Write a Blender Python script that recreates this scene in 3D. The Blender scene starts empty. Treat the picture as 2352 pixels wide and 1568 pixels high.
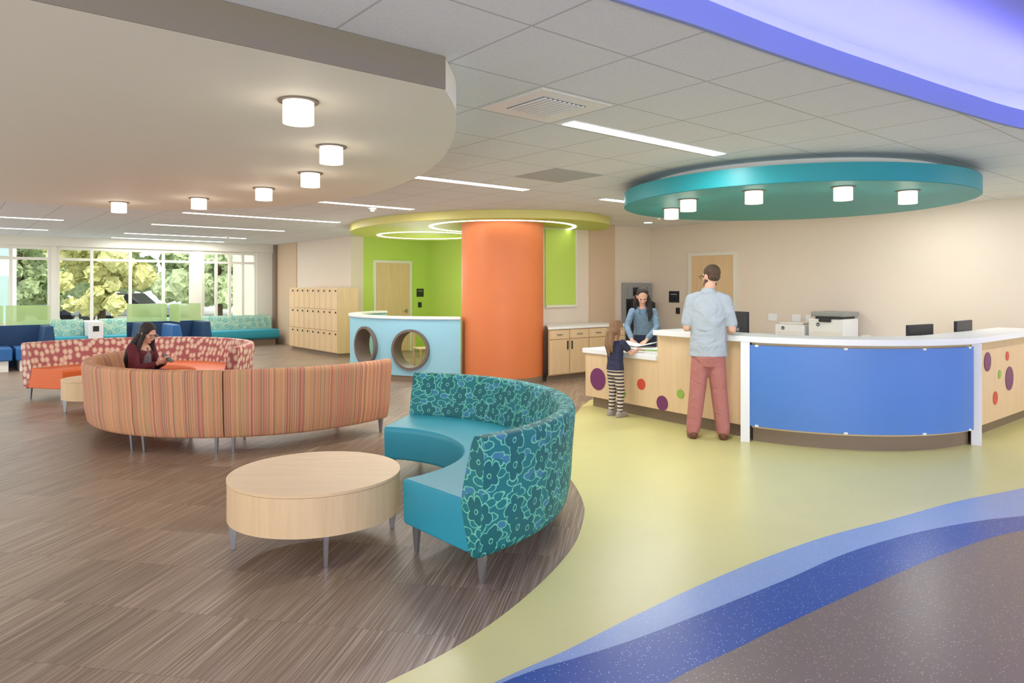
import bpy, bmesh, math, random
from mathutils import Vector, Matrix
random.seed(3)
PI=math.pi
ANG=math.radians(39.6)
AX=Vector((math.cos(ANG),math.sin(ANG))); BX=Vector((-math.sin(ANG),math.cos(ANG)))
def UV(u,v): 
    p=AX*u+BX*v
    return (p.x,p.y)
def S(r,g,b):
    f=lambda c:(c/255/12.92) if c/255<=0.04045 else ((c/255+0.055)/1.055)**2.4
    return (f(r),f(g),f(b),1)
COL=bpy.context.scene.collection
# ---------------------------------------------------------------- materials
def base(name):
    m=bpy.data.materials.new(name); m.use_nodes=True
    nt=m.node_tree; b=nt.nodes['Principled BSDF']
    return m,nt,b
def N(nt,t,**k):
    n=nt.nodes.new(t)
    for a,v in k.items(): setattr(n,a,v)
    return n
def math_(nt,op,a,b=None,clamp=False):
    n=nt.nodes.new('ShaderNodeMath'); n.operation=op; n.use_clamp=clamp
    for i,x in enumerate((a,b)):
        if x is None: continue
        if isinstance(x,(int,float)): n.inputs[i].default_value=x
        else: nt.links.new(x,n.inputs[i])
    return n.outputs[0]
def mix(nt,f,a,b):
    n=nt.nodes.new('ShaderNodeMix'); n.data_type='RGBA'
    for s,x in ((n.inputs[0],f),(n.inputs[6],a),(n.inputs[7],b)):
        if isinstance(x,(int,float,tuple)): s.default_value=x
        else: nt.links.new(x,s)
    return n.outputs[2]
def pm(name,col,rough=.55,var=.08,scale=6,metal=0,spec=.5,emit=0,ecol=None,bump=0,coat=0,alpha=1,bscale=120,bdist=.01):
    m,nt,b=base(name)
    tc=N(nt,'ShaderNodeTexCoord'); nz=N(nt,'ShaderNodeTexNoise'); nz.inputs['Scale'].default_value=scale; nz.inputs['Detail'].default_value=4
    nt.links.new(tc.outputs['Object'],nz.inputs['Vector'])
    c1=tuple(min(1,c*(1-var)) for c in col[:3])+(1,); c2=tuple(min(1,c*(1+var)) for c in col[:3])+(1,)
    nt.links.new(mix(nt,nz.outputs[0],c1,c2),b.inputs['Base Color'])
    b.inputs['Roughness'].default_value=rough; b.inputs['Metallic'].default_value=metal
    b.inputs['Specular IOR Level'].default_value=spec
    if coat: b.inputs['Coat Weight'].default_value=coat; b.inputs['Coat Roughness'].default_value=.15
    if emit:
        b.inputs['Emission Color'].default_value=ecol or col; b.inputs['Emission Strength'].default_value=emit
    if bump:
        bp=N(nt,'ShaderNodeBump'); bp.inputs['Strength'].default_value=bump; bp.inputs['Distance'].default_value=bdist
        n2=N(nt,'ShaderNodeTexNoise'); n2.inputs['Scale'].default_value=bscale; n2.inputs['Distortion'].default_value=.8 if bdist>.01 else 0; nt.links.new(tc.outputs['Object'],n2.inputs['Vector'])
        nt.links.new(n2.outputs[0],bp.inputs['Height']); nt.links.new(bp.outputs[0],b.inputs['Normal'])
    b.inputs['Alpha'].default_value=alpha
    return m
def wood(name,c1,c2,axis=2,rough=.4,sc=9,st=.07):
    m,nt,b=base(name)
    tc=N(nt,'ShaderNodeTexCoord'); mp=N(nt,'ShaderNodeMapping')
    s=[sc,sc,sc]; s[axis]=sc*st; mp.inputs['Scale'].default_value=s
    nt.links.new(tc.outputs['Object'],mp.inputs[0])
    nz=N(nt,'ShaderNodeTexNoise'); nz.inputs['Scale'].default_value=2.2; nz.inputs['Detail'].default_value=6; nz.inputs['Roughness'].default_value=.65; nz.inputs['Distortion'].default_value=.6
    nt.links.new(mp.outputs[0],nz.inputs['Vector'])
    rp=N(nt,'ShaderNodeValToRGB'); rp.color_ramp.elements[0].position=.3; rp.color_ramp.elements[1].position=.7
    rp.color_ramp.elements[0].color=c2; rp.color_ramp.elements[1].color=c1
    nt.links.new(nz.outputs[0],rp.inputs[0]); nt.links.new(rp.outputs[0],b.inputs['Base Color'])
    b.inputs['Roughness'].default_value=rough
    return m
def hairm(name,c1,c2):
    m=wood(name,c1,c2,2,.55,38,.12); nt=m.node_tree; b=nt.nodes['Principled BSDF']
    nz=[n for n in nt.nodes if n.type=='TEX_NOISE'][0]
    bp=N(nt,'ShaderNodeBump'); bp.inputs['Strength'].default_value=.9; bp.inputs['Distance'].default_value=.02
    nt.links.new(nz.outputs[0],bp.inputs['Height']); nt.links.new(bp.outputs[0],b.inputs['Normal'])
    return m
def floral(name,cf,co,cb,cl,sc):
    m,nt,b=base(name)
    uv=N(nt,'ShaderNodeUVMap'); mp=N(nt,'ShaderNodeMapping'); mp.inputs['Scale'].default_value=(sc,sc,sc)
    nt.links.new(uv.outputs[0],mp.inputs[0])
    nz=N(nt,'ShaderNodeTexNoise'); nz.inputs['Scale'].default_value=2.2; nt.links.new(mp.outputs[0],nz.inputs['Vector'])
    va=N(nt,'ShaderNodeVectorMath',operation='MULTIPLY_ADD'); nt.links.new(nz.outputs['Color'],va.inputs[0]); va.inputs[1].default_value=(.25,.25,0); nt.links.new(mp.outputs[0],va.inputs[2])
    vo=N(nt,'ShaderNodeTexVoronoi'); vo.voronoi_dimensions='2D'; vo.inputs['Scale'].default_value=1; vo.inputs['Randomness'].default_value=.6
    nt.links.new(va.outputs[0],vo.inputs['Vector'])
    df=N(nt,'ShaderNodeVectorMath',operation='SUBTRACT'); nt.links.new(va.outputs[0],df.inputs[0]); nt.links.new(vo.outputs['Position'],df.inputs[1])
    sp=N(nt,'ShaderNodeSeparateXYZ'); nt.links.new(df.outputs[0],sp.inputs[0])
    an=math_(nt,'ARCTAN2',sp.outputs[1],sp.outputs[0])
    cs=N(nt,'ShaderNodeSeparateColor'); nt.links.new(vo.outputs['Color'],cs.inputs[0])
    an5=math_(nt,'ADD',math_(nt,'MULTIPLY',an,5.0),math_(nt,'MULTIPLY',cs.outputs[0],6.0))
    pr=math_(nt,'ADD',math_(nt,'MULTIPLY',math_(nt,'ABSOLUTE',math_(nt,'COSINE',math_(nt,'MULTIPLY',an5,.5))),.15),.26)
    inside=math_(nt,'LESS_THAN',vo.outputs['Distance'],pr)
    ring=math_(nt,'LESS_THAN',vo.outputs['Distance'],math_(nt,'ADD',pr,.04))
    cen=math_(nt,'LESS_THAN',math_(nt,'ABSOLUTE',math_(nt,'SUBTRACT',vo.outputs['Distance'],.075)),.016)
    ml=N(nt,'ShaderNodeMapping'); ml.inputs['Rotation'].default_value=(0,0,.7); ml.inputs['Scale'].default_value=(2.0,3.6,1); nt.links.new(va.outputs[0],ml.inputs[0])
    v2=N(nt,'ShaderNodeTexVoronoi'); v2.voronoi_dimensions='2D'; v2.inputs['Scale'].default_value=1; v2.inputs['Randomness'].default_value=.85
    nt.links.new(ml.outputs[0],v2.inputs['Vector'])
    c3=N(nt,'ShaderNodeSeparateColor'); nt.links.new(v2.outputs['Color'],c3.inputs[0])
    leaf=mix(nt,math_(nt,'GREATER_THAN',c3.outputs[0],.62),cl,cb)
    bg=mix(nt,math_(nt,'LESS_THAN',v2.outputs['Distance'],.47),cl,co)
    bg=mix(nt,math_(nt,'LESS_THAN',v2.outputs['Distance'],.37),bg,leaf)
    c=mix(nt,ring,bg,co); c=mix(nt,inside,c,cf); c=mix(nt,cen,c,co)
    nt.links.new(c,b.inputs['Base Color']); b.inputs['Roughness'].default_value=.6
    return m
def medallion(name):
    m,nt,b=base(name)
    uv=N(nt,'ShaderNodeUVMap'); mp=N(nt,'ShaderNodeMapping'); mp.inputs['Scale'].default_value=(12,10,10)
    nt.links.new(uv.outputs[0],mp.inputs[0])
    vo=N(nt,'ShaderNodeTexVoronoi'); vo.voronoi_dimensions='2D'; vo.inputs['Scale'].default_value=1; vo.inputs['Randomness'].default_value=.6
    nt.links.new(mp.outputs[0],vo.inputs['Vector'])
    df=N(nt,'ShaderNodeVectorMath',operation='SUBTRACT'); nt.links.new(mp.outputs[0],df.inputs[0]); nt.links.new(vo.outputs['Position'],df.inputs[1])
    sp=N(nt,'ShaderNodeSeparateXYZ'); nt.links.new(df.outputs[0],sp.inputs[0])
    an=math_(nt,'ARCTAN2',sp.outputs[1],sp.outputs[0])
    ray=math_(nt,'GREATER_THAN',math_(nt,'SINE',math_(nt,'MULTIPLY',an,14.0)),.2)
    disc=math_(nt,'LESS_THAN',vo.outputs['Distance'],.42)
    mid=math_(nt,'LESS_THAN',vo.outputs['Distance'],.2)
    c=mix(nt,disc,S(176,98,98),mix(nt,ray,S(228,204,178),S(208,154,134)))
    c=mix(nt,mid,c,S(234,214,190))
    nt.links.new(c,b.inputs['Base Color']); b.inputs['Roughness'].default_value=.65
    return m
def stripes(name):
    m,nt,b=base(name)
    uv=N(nt,'ShaderNodeUVMap'); sp=N(nt,'ShaderNodeSeparateXYZ'); nt.links.new(uv.outputs[0],sp.inputs[0])
    fl=math_(nt,'FLOOR',math_(nt,'MULTIPLY',sp.outputs[0],130.0))
    wn=N(nt,'ShaderNodeTexWhiteNoise'); wn.noise_dimensions='1D'; nt.links.new(fl,wn.inputs['W'])
    rp=N(nt,'ShaderNodeValToRGB'); cr=rp.color_ramp; cr.interpolation='CONSTANT'
    cols=[S(212,150,108),S(202,134,104),S(192,158,114),S(222,166,120),S(178,112,102),S(208,144,110),S(166,142,102),S(216,156,112)]
    cr.elements[0].color=cols[0]; cr.elements[1].position=.9; cr.elements[1].color=cols[7]
    for i in range(1,7):
        e=cr.elements.new(i*.13); e.color=cols[i]
    nt.links.new(wn.outputs['Value'],rp.inputs[0]); nt.links.new(rp.outputs[0],b.inputs['Base Color'])
    b.inputs['Roughness'].default_value=.7
    return m
def ceil_mat():
    m,nt,b=base('ceiling_tile')
    g=N(nt,'ShaderNodeNewGeometry'); 
    lines=[]; T=.67
    for vec,ph in ((AX,2.09),(BX,2.385)):
        d=N(nt,'ShaderNodeVectorMath',operation='DOT_PRODUCT'); nt.links.new(g.outputs['Position'],d.inputs[0]); d.inputs[1].default_value=(vec.x,vec.y,0)
        f=math_(nt,'FRACT',math_(nt,'DIVIDE',math_(nt,'SUBTRACT',d.outputs['Value'],ph-T*100),T))
        lines.append(math_(nt,'GREATER_THAN',math_(nt,'ABSOLUTE',math_(nt,'SUBTRACT',f,.5)),.5-.007/T))
    l=math_(nt,'MAXIMUM',lines[0],lines[1])
    nz=N(nt,'ShaderNodeTexNoise'); nz.inputs['Scale'].default_value=90; nz.inputs['Detail'].default_value=3
    nt.links.new(g.outputs['Position'],nz.inputs['Vector'])
    c=mix(nt,nz.outputs[0],S(216,218,222),S(238,240,244))
    c=mix(nt,l,c,S(192,194,197))
    nt.links.new(c,b.inputs['Base Color']); b.inputs['Roughness'].default_value=.9
    return m
def lvt_mat():
    m,nt,b=base('floor_plank')
    g=N(nt,'ShaderNodeNewGeometry'); mp=N(nt,'ShaderNodeMapping'); mp.inputs['Rotation'].default_value=(0,0,math.radians(10))
    nt.links.new(g.outputs['Position'],mp.inputs[0])
    sp=N(nt,'ShaderNodeSeparateXYZ'); nt.links.new(mp.outputs[0],sp.inputs[0])
    cy=math_(nt,'DIVIDE',sp.outputs[1],.5); col=math_(nt,'FLOOR',cy)
    off=math_(nt,'MULTIPLY',math_(nt,'MODULO',math_(nt,'ADD',col,200),2.0),.25)
    cx=math_(nt,'DIVIDE',math_(nt,'ADD',sp.outputs[0],off),.5); row=math_(nt,'FLOOR',cx)
    wn=N(nt,'ShaderNodeTexWhiteNoise'); wn.noise_dimensions='2D'
    cb=N(nt,'ShaderNodeCombineXYZ'); nt.links.new(col,cb.inputs[0]); nt.links.new(row,cb.inputs[1]); nt.links.new(cb.outputs[0],wn.inputs['Vector'])
    cc=N(nt,'ShaderNodeCombineXYZ')
    nt.links.new(math_(nt,'MULTIPLY',sp.outputs[0],130.0),cc.inputs[0])
    nt.links.new(math_(nt,'MULTIPLY',sp.outputs[1],1.2),cc.inputs[1])
    nt.links.new(math_(nt,'MULTIPLY',wn.outputs['Value'],40.0),cc.inputs[2])
    nz=N(nt,'ShaderNodeTexNoise'); nz.inputs['Scale'].default_value=1; nz.inputs['Detail'].default_value=3; nz.inputs['Roughness'].default_value=.7
    nt.links.new(cc.outputs[0],nz.inputs['Vector'])
    rp=N(nt,'ShaderNodeValToRGB'); e=rp.color_ramp.elements; e[0].position=.28; e[0].color=S(112,93,76); e[1].position=.74; e[1].color=S(198,182,162)
    x=rp.color_ramp.elements.new(.5); x.color=S(146,125,106)
    nt.links.new(nz.outputs[0],rp.inputs[0])
    k=math_(nt,'ADD',math_(nt,'MULTIPLY',wn.outputs['Value'],.24),.84)
    s1=math_(nt,'GREATER_THAN',math_(nt,'FRACT',cy),.990); s2=math_(nt,'GREATER_THAN',math_(nt,'FRACT',cx),.992)
    seam=math_(nt,'SUBTRACT',1.0,math_(nt,'MULTIPLY',math_(nt,'MAXIMUM',s1,s2),.22))
    k=math_(nt,'MULTIPLY',k,seam)
    ml=N(nt,'ShaderNodeVectorMath',operation='SCALE'); nt.links.new(rp.outputs[0],ml.inputs[0]); nt.links.new(k,ml.inputs['Scale'])
    nt.links.new(ml.outputs[0],b.inputs['Base Color']); b.inputs['Roughness'].default_value=.38; b.inputs['Specular IOR Level'].default_value=.42
    return m
def speck(name,c,cs,rough=.28,thr=.10,scale=90,dens=.45):
    m,nt,b=base(name)
    g=N(nt,'ShaderNodeNewGeometry'); vo=N(nt,'ShaderNodeTexVoronoi'); vo.inputs['Scale'].default_value=scale
    nt.links.new(g.outputs['Position'],vo.inputs['Vector'])
    sc=N(nt,'ShaderNodeSeparateColor'); nt.links.new(vo.outputs['Color'],sc.inputs[0])
    f=math_(nt,'MULTIPLY',math_(nt,'LESS_THAN',vo.outputs['Distance'],thr*2.2),math_(nt,'LESS_THAN',sc.outputs[0],dens))
    nz=N(nt,'ShaderNodeTexNoise'); nz.inputs['Scale'].default_value=3; nt.links.new(g.outputs['Position'],nz.inputs['Vector'])
    c0=mix(nt,nz.outputs[0],tuple(x*.96 for x in c[:3])+(1,),tuple(min(1,x*1.04) for x in c[:3])+(1,))
    nt.links.new(mix(nt,f,c0,cs),b.inputs['Base Color'])
    b.inputs['Roughness'].default_value=rough; b.inputs['Specular IOR Level'].default_value=.45
    return m
def zstripes(name,c1,c2,per):
    m,nt,b=base(name)
    g=N(nt,'ShaderNodeNewGeometry'); sp=N(nt,'ShaderNodeSeparateXYZ'); nt.links.new(g.outputs['Position'],sp.inputs[0])
    f=math_(nt,'GREATER_THAN',math_(nt,'FRACT',math_(nt,'DIVIDE',sp.outputs[2],per)),.5)
    nt.links.new(mix(nt,f,c1,c2),b.inputs['Base Color']); b.inputs['Roughness'].default_value=.8
    return m
def leafmat(name,c1,c2):
    m,nt,b=base(name)
    g=N(nt,'ShaderNodeNewGeometry'); nz=N(nt,'ShaderNodeTexNoise'); nz.inputs['Scale'].default_value=5; nz.inputs['Detail'].default_value=8; nz.inputs['Roughness'].default_value=.8
    nt.links.new(g.outputs['Position'],nz.inputs['Vector'])
    rp=N(nt,'ShaderNodeValToRGB'); e=rp.color_ramp.elements; e[0].position=.38; e[0].color=c1; e[1].position=.62; e[1].color=c2
    nt.links.new(nz.outputs[0],rp.inputs[0]); nt.links.new(rp.outputs[0],b.inputs['Base Color']); b.inputs['Roughness'].default_value=.9
    return m
M={}
M['ceil']=ceil_mat(); M['lvt']=lvt_mat()
M['yel']=speck('floor_yellow',S(216,212,144),S(228,224,176),.30,.08,70,.3)
M['lblue']=speck('floor_light_blue',S(142,166,204),S(190,205,228),.28,.10,80,.4)
M['dblue']=speck('floor_dark_blue',S(56,84,156),S(180,195,225),.28,.10,80,.4)
M['gray']=speck('floor_taupe',S(128,112,102),S(205,185,165),.30,.10,80,.4)
M['wall']=pm('wall_cream',S(228,214,197),.7,.02,2)
M['wallw']=pm('wall_white',S(234,230,222),.7,.02,2)
M['tan']=pm('wall_tan',S(210,184,156),.7,.02,2)
M['lime']=pm('wall_lime',S(188,216,96),.6,.03,2)
M['cloud']=pm('cloud_beige',S(236,233,220),.65,.01,1)
M['taupe_shade']=pm('cloud_fascia_shade',S(134,125,110),.7,.02,2)  # darker than the cloud: shade of its straight side put into colour
M['teal']=pm('disc_teal',S(26,148,156),.45,.03,2)
M['tealu']=pm('disc_underside',S(52,156,160),.5,.03,2)
M['yg']=pm('disc_yellow',S(214,206,124),.5,.03,2)
M['ygu']=pm('disc_lime',S(190,206,88),.5,.03,2)
M['orange']=pm('column_orange',S(222,126,72),.5,.05,3)
M['kick']=pm('kick_brown',S(136,118,98),.5,.05,5)
M['white']=pm('white_solid',S(240,241,242),.35,.02,4)
M['trimw']=pm('window_frame',S(228,225,212),.5,.02,4)
M['pblue']=pm('playhouse_blue',S(156,212,230),.5,.02,3)
M['acr']=pm('acrylic_blue',S(84,132,208),.36,.06,2.5)
M['maple']=wood('maple',S(230,200,158),S(216,184,140),2)
M['maplev']=wood('maple_panel',S(230,202,160),S(220,190,148),2,.45,12)
M['mapleh']=wood('maple_h',S(230,200,158),S(218,186,144),0)
M['metal']=pm('brushed_metal',S(172,172,174),.35,.05,20,metal=.9)
M['dark']=pm('dark_plastic',S(40,42,46),.4,.08,10)
M['screen']=pm('screen',S(30,36,48),.2,.1,6)
M['grayp']=pm('gray_panel',S(150,152,152),.45,.05,5)
M['retn']=pm('return_panel',S(176,181,188),.6,.03,5)
M['tealseat']=pm('vinyl_teal',S(44,154,176),.42,.05,5,bump=.05)
M['orseat']=pm('vinyl_orange',S(232,112,54),.42,.05,5,bump=.05)
M['navy']=pm('booth_navy',S(22,64,104),.55,.08,6)
M['mblue']=pm('booth_blue',S(36,98,160),.5,.08,6)
M['floral']=floral('fabric_floral_teal',S(10,102,108),S(112,196,170),S(58,126,160),S(16,118,124),5.2)
M['floral2']=floral('fabric_floral_pale',S(112,172,164),S(206,208,164),S(160,198,172),S(132,184,172),5.5)
M['medal']=medallion('fabric_medallion'); M['stripe']=stripes('fabric_stripe')
M['glow']=pm('lamp_white',S(255,252,245),.5,0,1,emit=6)
M['glow2']=pm('lamp_warm',S(255,240,215),.5,0,1,emit=1.1,ecol=S(255,236,212))
M['led']=pm('led_blue',S(160,160,255),.5,0,1,emit=36,ecol=(.52,.50,1.0,1))
M['cove']=pm('cove_glow_tint',S(164,168,228),.7,.01,1)  # blue of the LED fall-off put into the cove colour
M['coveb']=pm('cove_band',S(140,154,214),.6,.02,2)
M['rim']=pm('port_rim',S(118,106,98),.5,.08,8)
M['skin']=pm('skin',S(220,172,146),.5,.05,12)
M['hairb']=hairm('hair_black',S(64,50,46),S(24,18,18))
M['hairbr']=hairm('hair_brown',S(112,84,64),S(62,44,34))
M['hairl']=hairm('hair_light_brown',S(176,138,100),S(112,80,54))
M['shirt']=pm('shirt_light_blue',S(174,184,192),.85,.05,60,bump=.9,bscale=6,bdist=.06)
M['pink']=pm('trousers_salmon',S(180,116,110),.85,.06,30,bump=.8,bscale=6,bdist=.05)
M['shoe']=pm('shoe_brown',S(110,66,44),.5,.1,20)
M['denim']=pm('denim',S(118,144,166),.8,.25,25,bump=.7,bscale=12,bdist=.03)
M['navyt']=pm('top_navy',S(46,50,80),.8,.08,20,bump=.6,bscale=12,bdist=.03)
M['legg']=zstripes('leggings',S(214,202,184),S(70,60,64),.042)
M['sneak']=pm('sneaker_gray',S(160,150,146),.6,.15,40)
M['maroon']=pm('cardigan_maroon',S(100,38,50),.85,.1,40,bump=.6,bscale=12,bdist=.03)
M['jeans']=pm('jeans_dark',S(44,54,82),.8,.12,40)
M['blouse']=pm('blouse',S(120,110,115),.8,.5,60)
M['paper']=pm('paper',S(240,240,238),.7,.02,10)
M['purple']=pm('dot_purple',S(116,50,100),.4,.03,4); M['green']=pm('dot_green',S(144,182,78),.4,.03,4); M['red']=pm('dot_red',S(208,78,58),.4,.03,4)
M['grs']=pm('screen_green',S(196,226,150),.35,.04,3,alpha=.6)
M['lens']=pm('eye_dark',S(38,28,24),.2,.05,10)
M['lip']=pm('lip',S(182,98,90),.5,.05,10)
M['grill']=pm('grille_dark',S(120,122,126),.6,.05,10)
M['leafg']=leafmat('leaves_green',S(140,160,118),S(208,222,174))  # both leaf colours paled, outdoor haze put into them
M['leafy']=leafmat('leaves_yellow',S(178,180,112),S(234,232,172))
M['bark']=pm('bark',S(88,72,56),.9,.2,10)
M['grass']=pm('ground_outside',S(160,165,150),.9,.1,1)
M['carp']=pm('car_paint',S(150,156,164),.3,.05,3); M['carp2']=pm('car_paint_dark',S(50,60,80),.3,.05,3)
M['bldg']=pm('facade',S(192,202,196),.8,.04,2); M['bglass']=pm('facade_glass',S(160,188,180),.3,.1,1)
# ---------------------------------------------------------------- geometry helpers
LOC={}
def finish(name,bm,mat,parent=None,smooth=False,label=None,cat=None,kind=None,bevel=0,group=None,recalc=True):
    if recalc: bmesh.ops.recalc_face_normals(bm,faces=bm.faces[:])
    vs=[v.co for v in bm.verts]
    mn=Vector((min(v.x for v in vs),min(v.y for v in vs),min(v.z for v in vs))); mx=Vector((max(v.x for v in vs),max(v.y for v in vs),max(v.z for v in vs)))
    c=(mn+mx)/2
    if not parent: c.z=mn.z
    bmesh.ops.translate(bm,verts=bm.verts[:],vec=-c)
    me=bpy.data.meshes.new(name); bm.to_mesh(me); bm.free()
    me.materials.append(mat)
    if smooth:
        me.polygons.foreach_set('use_smooth',[True]*len(me.polygons)); me.set_sharp_from_angle(angle=math.radians(38))
    ob=bpy.data.objects.new(name,me); COL.objects.link(ob)
    if parent:
        ob.parent=parent; ob.location=c-LOC[parent.name]
    else: ob.location=c
    LOC[ob.name]=c.copy()
    if label: ob['label']=label
    if cat: ob['category']=cat
    if kind: ob['kind']=kind
    if group: ob['group']=group
    if bevel:
        md=ob.modifiers.new('bev','BEVEL'); md.width=bevel; md.segments=2; md.limit_method='ANGLE'
    return ob
def thing(name,label,cat,loc,group=None):
    e=bpy.data.objects.new(name,None); e.empty_display_size=.1; e.location=loc; COL.objects.link(e)
    e['label']=label; e['category']=cat
    if group: e['group']=group
    LOC[e.name]=Vector(loc); return e
def nb(): return bmesh.new()
def addbox(bm,Mx,sx,sy,sz):
    bmesh.ops.create_cube(bm,size=1,matrix=Mx@Matrix.Diagonal((sx,sy,sz,1)))
RA=Matrix.Rotation(ANG,4,'Z')
def uvbox(bm,u0,u1,v0,v1,z0,z1):
    addbox(bm,RA@Matrix.Translation(((u0+u1)/2,(v0+v1)/2,(z0+z1)/2)),abs(u1-u0),abs(v1-v0),abs(z1-z0))
def prism(bm,pts,z0,z1):
    b=[bm.verts.new((p[0],p[1],z0)) for p in pts]; t=[bm.verts.new((p[0],p[1],z1)) for p in pts]
    bm.faces.new(b); bm.faces.new(t); n=len(pts)
    for i in range(n): bm.faces.new((b[i],b[(i+1)%n],t[(i+1)%n],t[i]))
def cyl(bm,x,y,z0,z1,r,r2=None,seg=32,Mx=None):
    m=Matrix.Translation((x,y,(z0+z1)/2))
    if Mx is not None: m=Mx@m
    bmesh.ops.create_cone(bm,cap_ends=True,segments=seg,radius1=r,radius2=r if r2 is None else r2,depth=z1-z0,matrix=m)
def catmull(P,n=8,closed=False):
    out=[]; L=len(P); rng=range(L) if closed else range(L-1)
    for i in rng:
        if closed: p0,p1,p2,p3=P[(i-1)%L],P[i],P[(i+1)%L],P[(i+2)%L]
        else: p0,p1,p2,p3=P[max(i-1,0)],P[i],P[i+1],P[min(i+2,L-1)]
        for k in range(n):
            t=k/n
            out.append(tuple(.5*((2*p1[j])+(-p0[j]+p2[j])*t+(2*p0[j]-5*p1[j]+4*p2[j]-p3[j])*t*t+(-p0[j]+3*p1[j]-3*p2[j]+p3[j])*t**3) for j in range(2)))
    if not closed: out.append(tuple(P[-1]))
    return out
def norms(path,closed=False):
    L=len(path); out=[]
    for i in range(L):
        a=Vector(path[(i-1)%L] if (closed or i>0) else path[i]); b=Vector(path[i]); c=Vector(path[(i+1)%L] if (closed or i<L-1) else path[i])
        t1=(b-a) if (b-a).length>1e-9 else (c-b); t2=(c-b) if (c-b).length>1e-9 else (b-a)
        t=(t1.normalized()+t2.normalized()).normalized()
        m=max(.5,t.dot(t1.normalized()))
        out.append(Vector((-t.y,t.x))/m)
    return out
def offset(path,d,closed=False):
    n=norms(path,closed); return [(p[0]+q.x*d,p[1]+q.y*d) for p,q in zip(path,n)]
def sweep(bm,path,prof,closed=False):
    ns=norms(path,closed); K=len(prof); uvl=bm.loops.layers.uv.verify()
    rings=[]; s=0; ss=[]
    for i,(p,n) in enumerate(zip(path,ns)):
        if i: s+=(Vector(p)-Vector(path[i-1])).length
        ss.append(s); rings.append([bm.verts.new((p[0]+n.x*d,p[1]+n.y*d,z)) for d,z in prof])
    per=[0]
    for k in range(K): per.append(per[-1]+math.dist(prof[k],prof[(k+1)%K]))
    L=len(path)
    for i in range(L if closed else L-1):
        j=(i+1)%L
        for k in range(K):
            f=bm.faces.new((rings[i][k],rings[j][k],rings[j][(k+1)%K],rings[i][(k+1)%K]))
            s1=ss[i]; s2=ss[j] if j else s1+.1
            for lp,(a,b) in zip(f.loops,((s1,per[k]),(s2,per[k]),(s2,per[k+1]),(s1,per[k+1]))): lp[uvl].uv=(a,b)
    if not closed:
        for r,sgn in ((rings[0],0),(rings[-1],1)):
            f=bm.faces.new(r)
            for lp,(d,z) in zip(f.loops,prof): lp[uvl].uv=(ss[-1]*sgn+d,z)
def chaikin(P,it=2,w=.2):
    for _ in range(it):
        Q=[]
        for i in range(len(P)):
            a=P[i]; b=P[(i+1)%len(P)]
            Q+= [(a[0]*(1-w)+b[0]*w,a[1]*(1-w)+b[1]*w),(a[0]*w+b[0]*(1-w),a[1]*w+b[1]*(1-w))]
        P=Q
    return P
def arc(c,r,a0,a1,n=32):
    return [(c[0]+r*math.cos(math.radians(a0+(a1-a0)*i/n)),c[1]+r*math.sin(math.radians(a0+(a1-a0)*i/n))) for i in range(n+1)]
def struct(name,bm,mat,**k): return finish(name,bm,mat,kind='structure',**k)
# ---------------------------------------------------------------- camera
cam=bpy.data.cameras.new('camera'); co=bpy.data.objects.new('camera',cam); COL.objects.link(co)
cam.sensor_width=36; cam.sensor_fit='HORIZONTAL'; cam.lens=1600/2352*36; cam.shift_y=-(784-660)/2352
co.location=(0,0,1.55); co.rotation_euler=(PI/2,0,0); cam.clip_end=200
bpy.context.scene.camera=co
HC=2.74
# ---------------------------------------------------------------- floor
bm=nb(); prism(bm,[UV(-4,-7),UV(11.2,-7),UV(11.2,19.6),UV(-4,19.6)],-.1,0); struct('floor',bm,M['lvt'])
yb=[(-1.6,.0),(-1.45,1.2),(-1.2,1.9),(-.85,2.35),(-.504,2.72),(-.32,2.91),(-.149,3.13),(.052,3.46),(.251,3.87),(.396,4.27),(.495,4.76),(.512,5.05),(.50,5.35),(.46,5.8),(.43,6.4),(.47,7.1),(.62,7.9),(.80,8.6),(.98,9.3),(1.3,9.9),(2.8,11.5)]
bm=nb(); prism(bm,catmull(yb,5)+[UV(11,8.9),UV(11,-3),(9,-1),(-1.6,-1)],0,.002); struct('floor_yellow',bm,M['yel'])
lb=[(6.5,6.6),(5.2,6.0),(3.954,5.38),(3.219,5.04),(2.571,4.67),(1.952,4.33),(1.417,3.965),(.948,3.60),(.557,3.265),(.229,2.97),(-.061,2.735),(-.4,2.4),(-.8,1.9),(-1.0,0)]
bm=nb(); prism(bm,catmull(lb,5)+[(-1,-1),(8.5,-1),(8.5,6.6)],.002,.0035); struct('floor_light_blue',bm,M['lblue'])
db=[(6.5,5.3),(4.4,4.95),(3.446,4.71),(3.083,4.61),(2.521,4.38),(1.957,4.06),(1.427,3.67),(.629,3.12),(.29,2.92),(.10,2.82),(-.09,2.68),(-.42,2.36),(-.8,1.85),(-1.0,0)]
bm=nb(); prism(bm,catmull(db,5)+[(-1,-1),(8.5,-1),(8.5,5.3)],.0035,.005); struct('floor_dark_blue',bm,M['dblue'])
gb=[(6.5,5.0),(4.2,4.74),(3.249,4.43),(2.624,4.11),(1.857,3.61),(1.235,3.18),(.975,2.99),(.62,2.73),(.3,2.4),(0,1.9),(-.1,0)]
bm=nb(); prism(bm,catmull(gb,5)+[(-.1,-1),(8.5,-1),(8.5,5.0)],.005,.0065); struct('floor_taupe',bm,M['gray'])
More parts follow.
